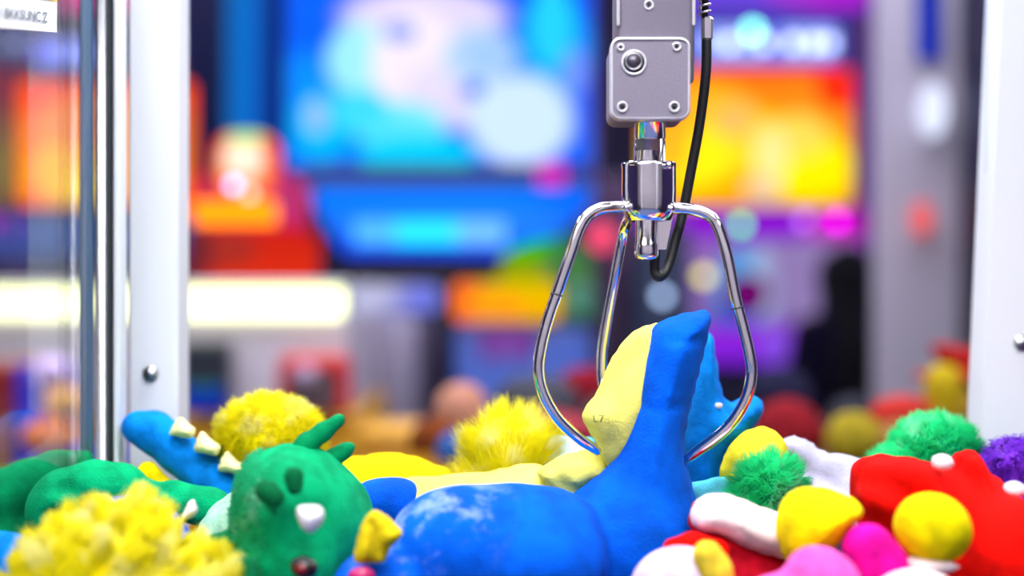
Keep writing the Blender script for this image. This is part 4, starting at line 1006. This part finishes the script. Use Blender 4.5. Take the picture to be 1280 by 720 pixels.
# ---- person with long dark hair, seen from behind
def person():
    d = 4.05
    X = P(1057, 0, d)[0]; HT = P(0, 313, d)[2]
    k = HT/1.62
    t = thing('person', (X, d, 0), 'person with long dark hair and a dark coat standing side-on near the purple lit machine', 'person')
    def q(x, y, z): return (X+x*k*.92, d+y*k, z*k)
    s = Soft(.011, .03)
    s.ell(q(0, .01, 1.50), (.078*k, .095*k, .115*k)); s.limb([q(0, 0, 1.42), q(0, 0, 1.32)], [.05*k, .055*k])
    s.ell(q(0, 0, 1.22), (.17*k, .10*k, .16*k)); s.ell(q(0, 0, 1.0), (.145*k, .10*k, .2*k)); s.ell(q(0, 0, .84), (.165*k, .115*k, .14*k))
    for sx_ in (-1, 1):
        s.limb([q(sx_*.17, 0, 1.32), q(sx_*.235, .02, 1.04), q(sx_*.20, .14, .84)], [.052*k, .042*k, .03*k])
        s.limb([q(sx_*.085, 0, .82), q(sx_*.09, .01, .45), q(sx_*.09, 0, .08)], [.085*k, .06*k, .04*k])
        s.limb([q(sx_*.09, -.03, .035), q(sx_*.10, .14, .03)], [.036*k, .03*k])
        for i in range(5):
            a_ = (-2+i)*.011; ln = (.05, .07, .078, .07, .055)[i]
            s.limb([q(sx_*.20+a_, .16, .825), q(sx_*.20+a_*1.6, .16+ln*.7, .80), q(sx_*.20+a_*1.6, .16+ln, .775)], [.009*k, .008*k, .007*k], k=.004)
    for sx_ in (-1, 1): s.ell(q(sx_*.08, .02, 1.50), (.012*k, .02*k, .03*k))
    s.ell(q(0, .11, 1.49), (.013*k, .022*k, .02*k))
    part('body', t, s.build(4), plain('skin', 'b07c60', .6))
    s = Soft(.011, .03)
    s.ell(q(0, 0, 1.22), (.19*k, .125*k, .17*k)); s.ell(q(0, 0, 1.0), (.17*k, .13*k, .22*k)); s.ell(q(0, 0, .78), (.2*k, .15*k, .25*k)); s.limb([q(-.14, 0, 1.31), q(.14, 0, 1.31)], [.075*k, .075*k])
    for sx_ in (-1, 1): s.limb([q(sx_*.17, 0, 1.32), q(sx_*.24, .02, 1.04), q(sx_*.205, .13, .86)], [.068*k, .06*k, .05*k])
    part('coat', t, s.build(4), plain('coat_dark', '08061a', .95, spec=.05))
    s = Soft(.011, .03); s.ell(q(0, -.012, 1.52), (.105*k, .115*k, .12*k)); s.ell(q(0, -.03, 1.38), (.125*k, .10*k, .18*k)); s.ell(q(0, -.09, 1.2), (.15*k, .07*k, .24*k)); s.noise(.004, 40)
    part('hair', t, s.build(3), plain('hair_black', '06040c', .8, spec=.1))
    for sx_ in (-1, 1):
        s = Soft(.011, .02); s.limb([q(sx_*.09, -.03, .04), q(sx_*.10, .15, .036)], [.045*k, .038*k]); part('shoe', t, s.build(3), M['black'])
        s = Soft(.011, .02); s.limb([q(sx_*.085, 0, .84), q(sx_*.09, .01, .45), q(sx_*.09, 0, .1)], [.1*k, .075*k, .055*k]); part('trouser_leg', t, s.build(3), plain('trousers', '14142c', .8))
    t.rotation_euler = (0, 0, math.radians(30))
person()

# ================================================================== light
def area(name, loc, rot, size, power, color=(1, 1, 1), sy=None):
    l = bpy.data.lights.new(name, 'AREA'); l.energy = power; l.size = size; l.color = color
    if sy: l.shape = 'RECTANGLE'; l.size_y = sy
    o = bpy.data.objects.new(name, l); COL.objects.link(o); o.location = loc; o.rotation_euler = rot; return o
area('cabinet_lamp_front', (.04, .50, ZT-.04), (math.radians(-14), 0, 0), .6, 7.2, (1, .98, .97), .10)
area('cabinet_lamp_rear', (.04, .93, ZT-.04), (math.radians(8), 0, 0), .6, 6, (.95, .97, 1), .08)
area('front_fill', (-1.3, -1.2, RZ-.1), (math.radians(35), 0, math.radians(-22)), 1.6, 62, (1, 1, 1), 1.0)  # unseen fill, added behind the camera to brighten the fronts and left sides
area('room_fill', (.3, 2.4, RZ-.1), (math.radians(20), 0, 0), 3.0, 120, (.85, .85, 1), 2.0)  # unseen fill, added to brighten the arcade in the background
w = bpy.data.worlds.new('world'); S.world = w; w.use_nodes = True
w.node_tree.nodes['Background'].inputs[0].default_value = (.05, .05, .09, 1); w.node_tree.nodes['Background'].inputs[1].default_value = .5

# ================================================================== camera
cd = bpy.data.cameras.new('camera'); cam = bpy.data.objects.new('camera', cd); COL.objects.link(cam)
cd.sensor_width = 36; cd.lens = 50.0; cam.location = (0, 0, CAMZ); cam.rotation_euler = (math.pi/2, 0, 0)
cd.clip_start = .02; cd.dof.use_dof = True; cd.dof.focus_distance = .915; cd.dof.aperture_fstop = 50/27.0
S.camera = cam
S.view_settings.view_transform = 'Standard'; S.view_settings.look = 'None'; S.view_settings.gamma = 1; S.view_settings.use_curve_mapping = False
S.view_settings.exposure = 0.12
S.cycles.use_denoising = True; S.cycles.max_bounces = 8; S.cycles.transparent_max_bounces = 12; S.cycles.caustics_reflective = False; S.cycles.caustics_refractive = False
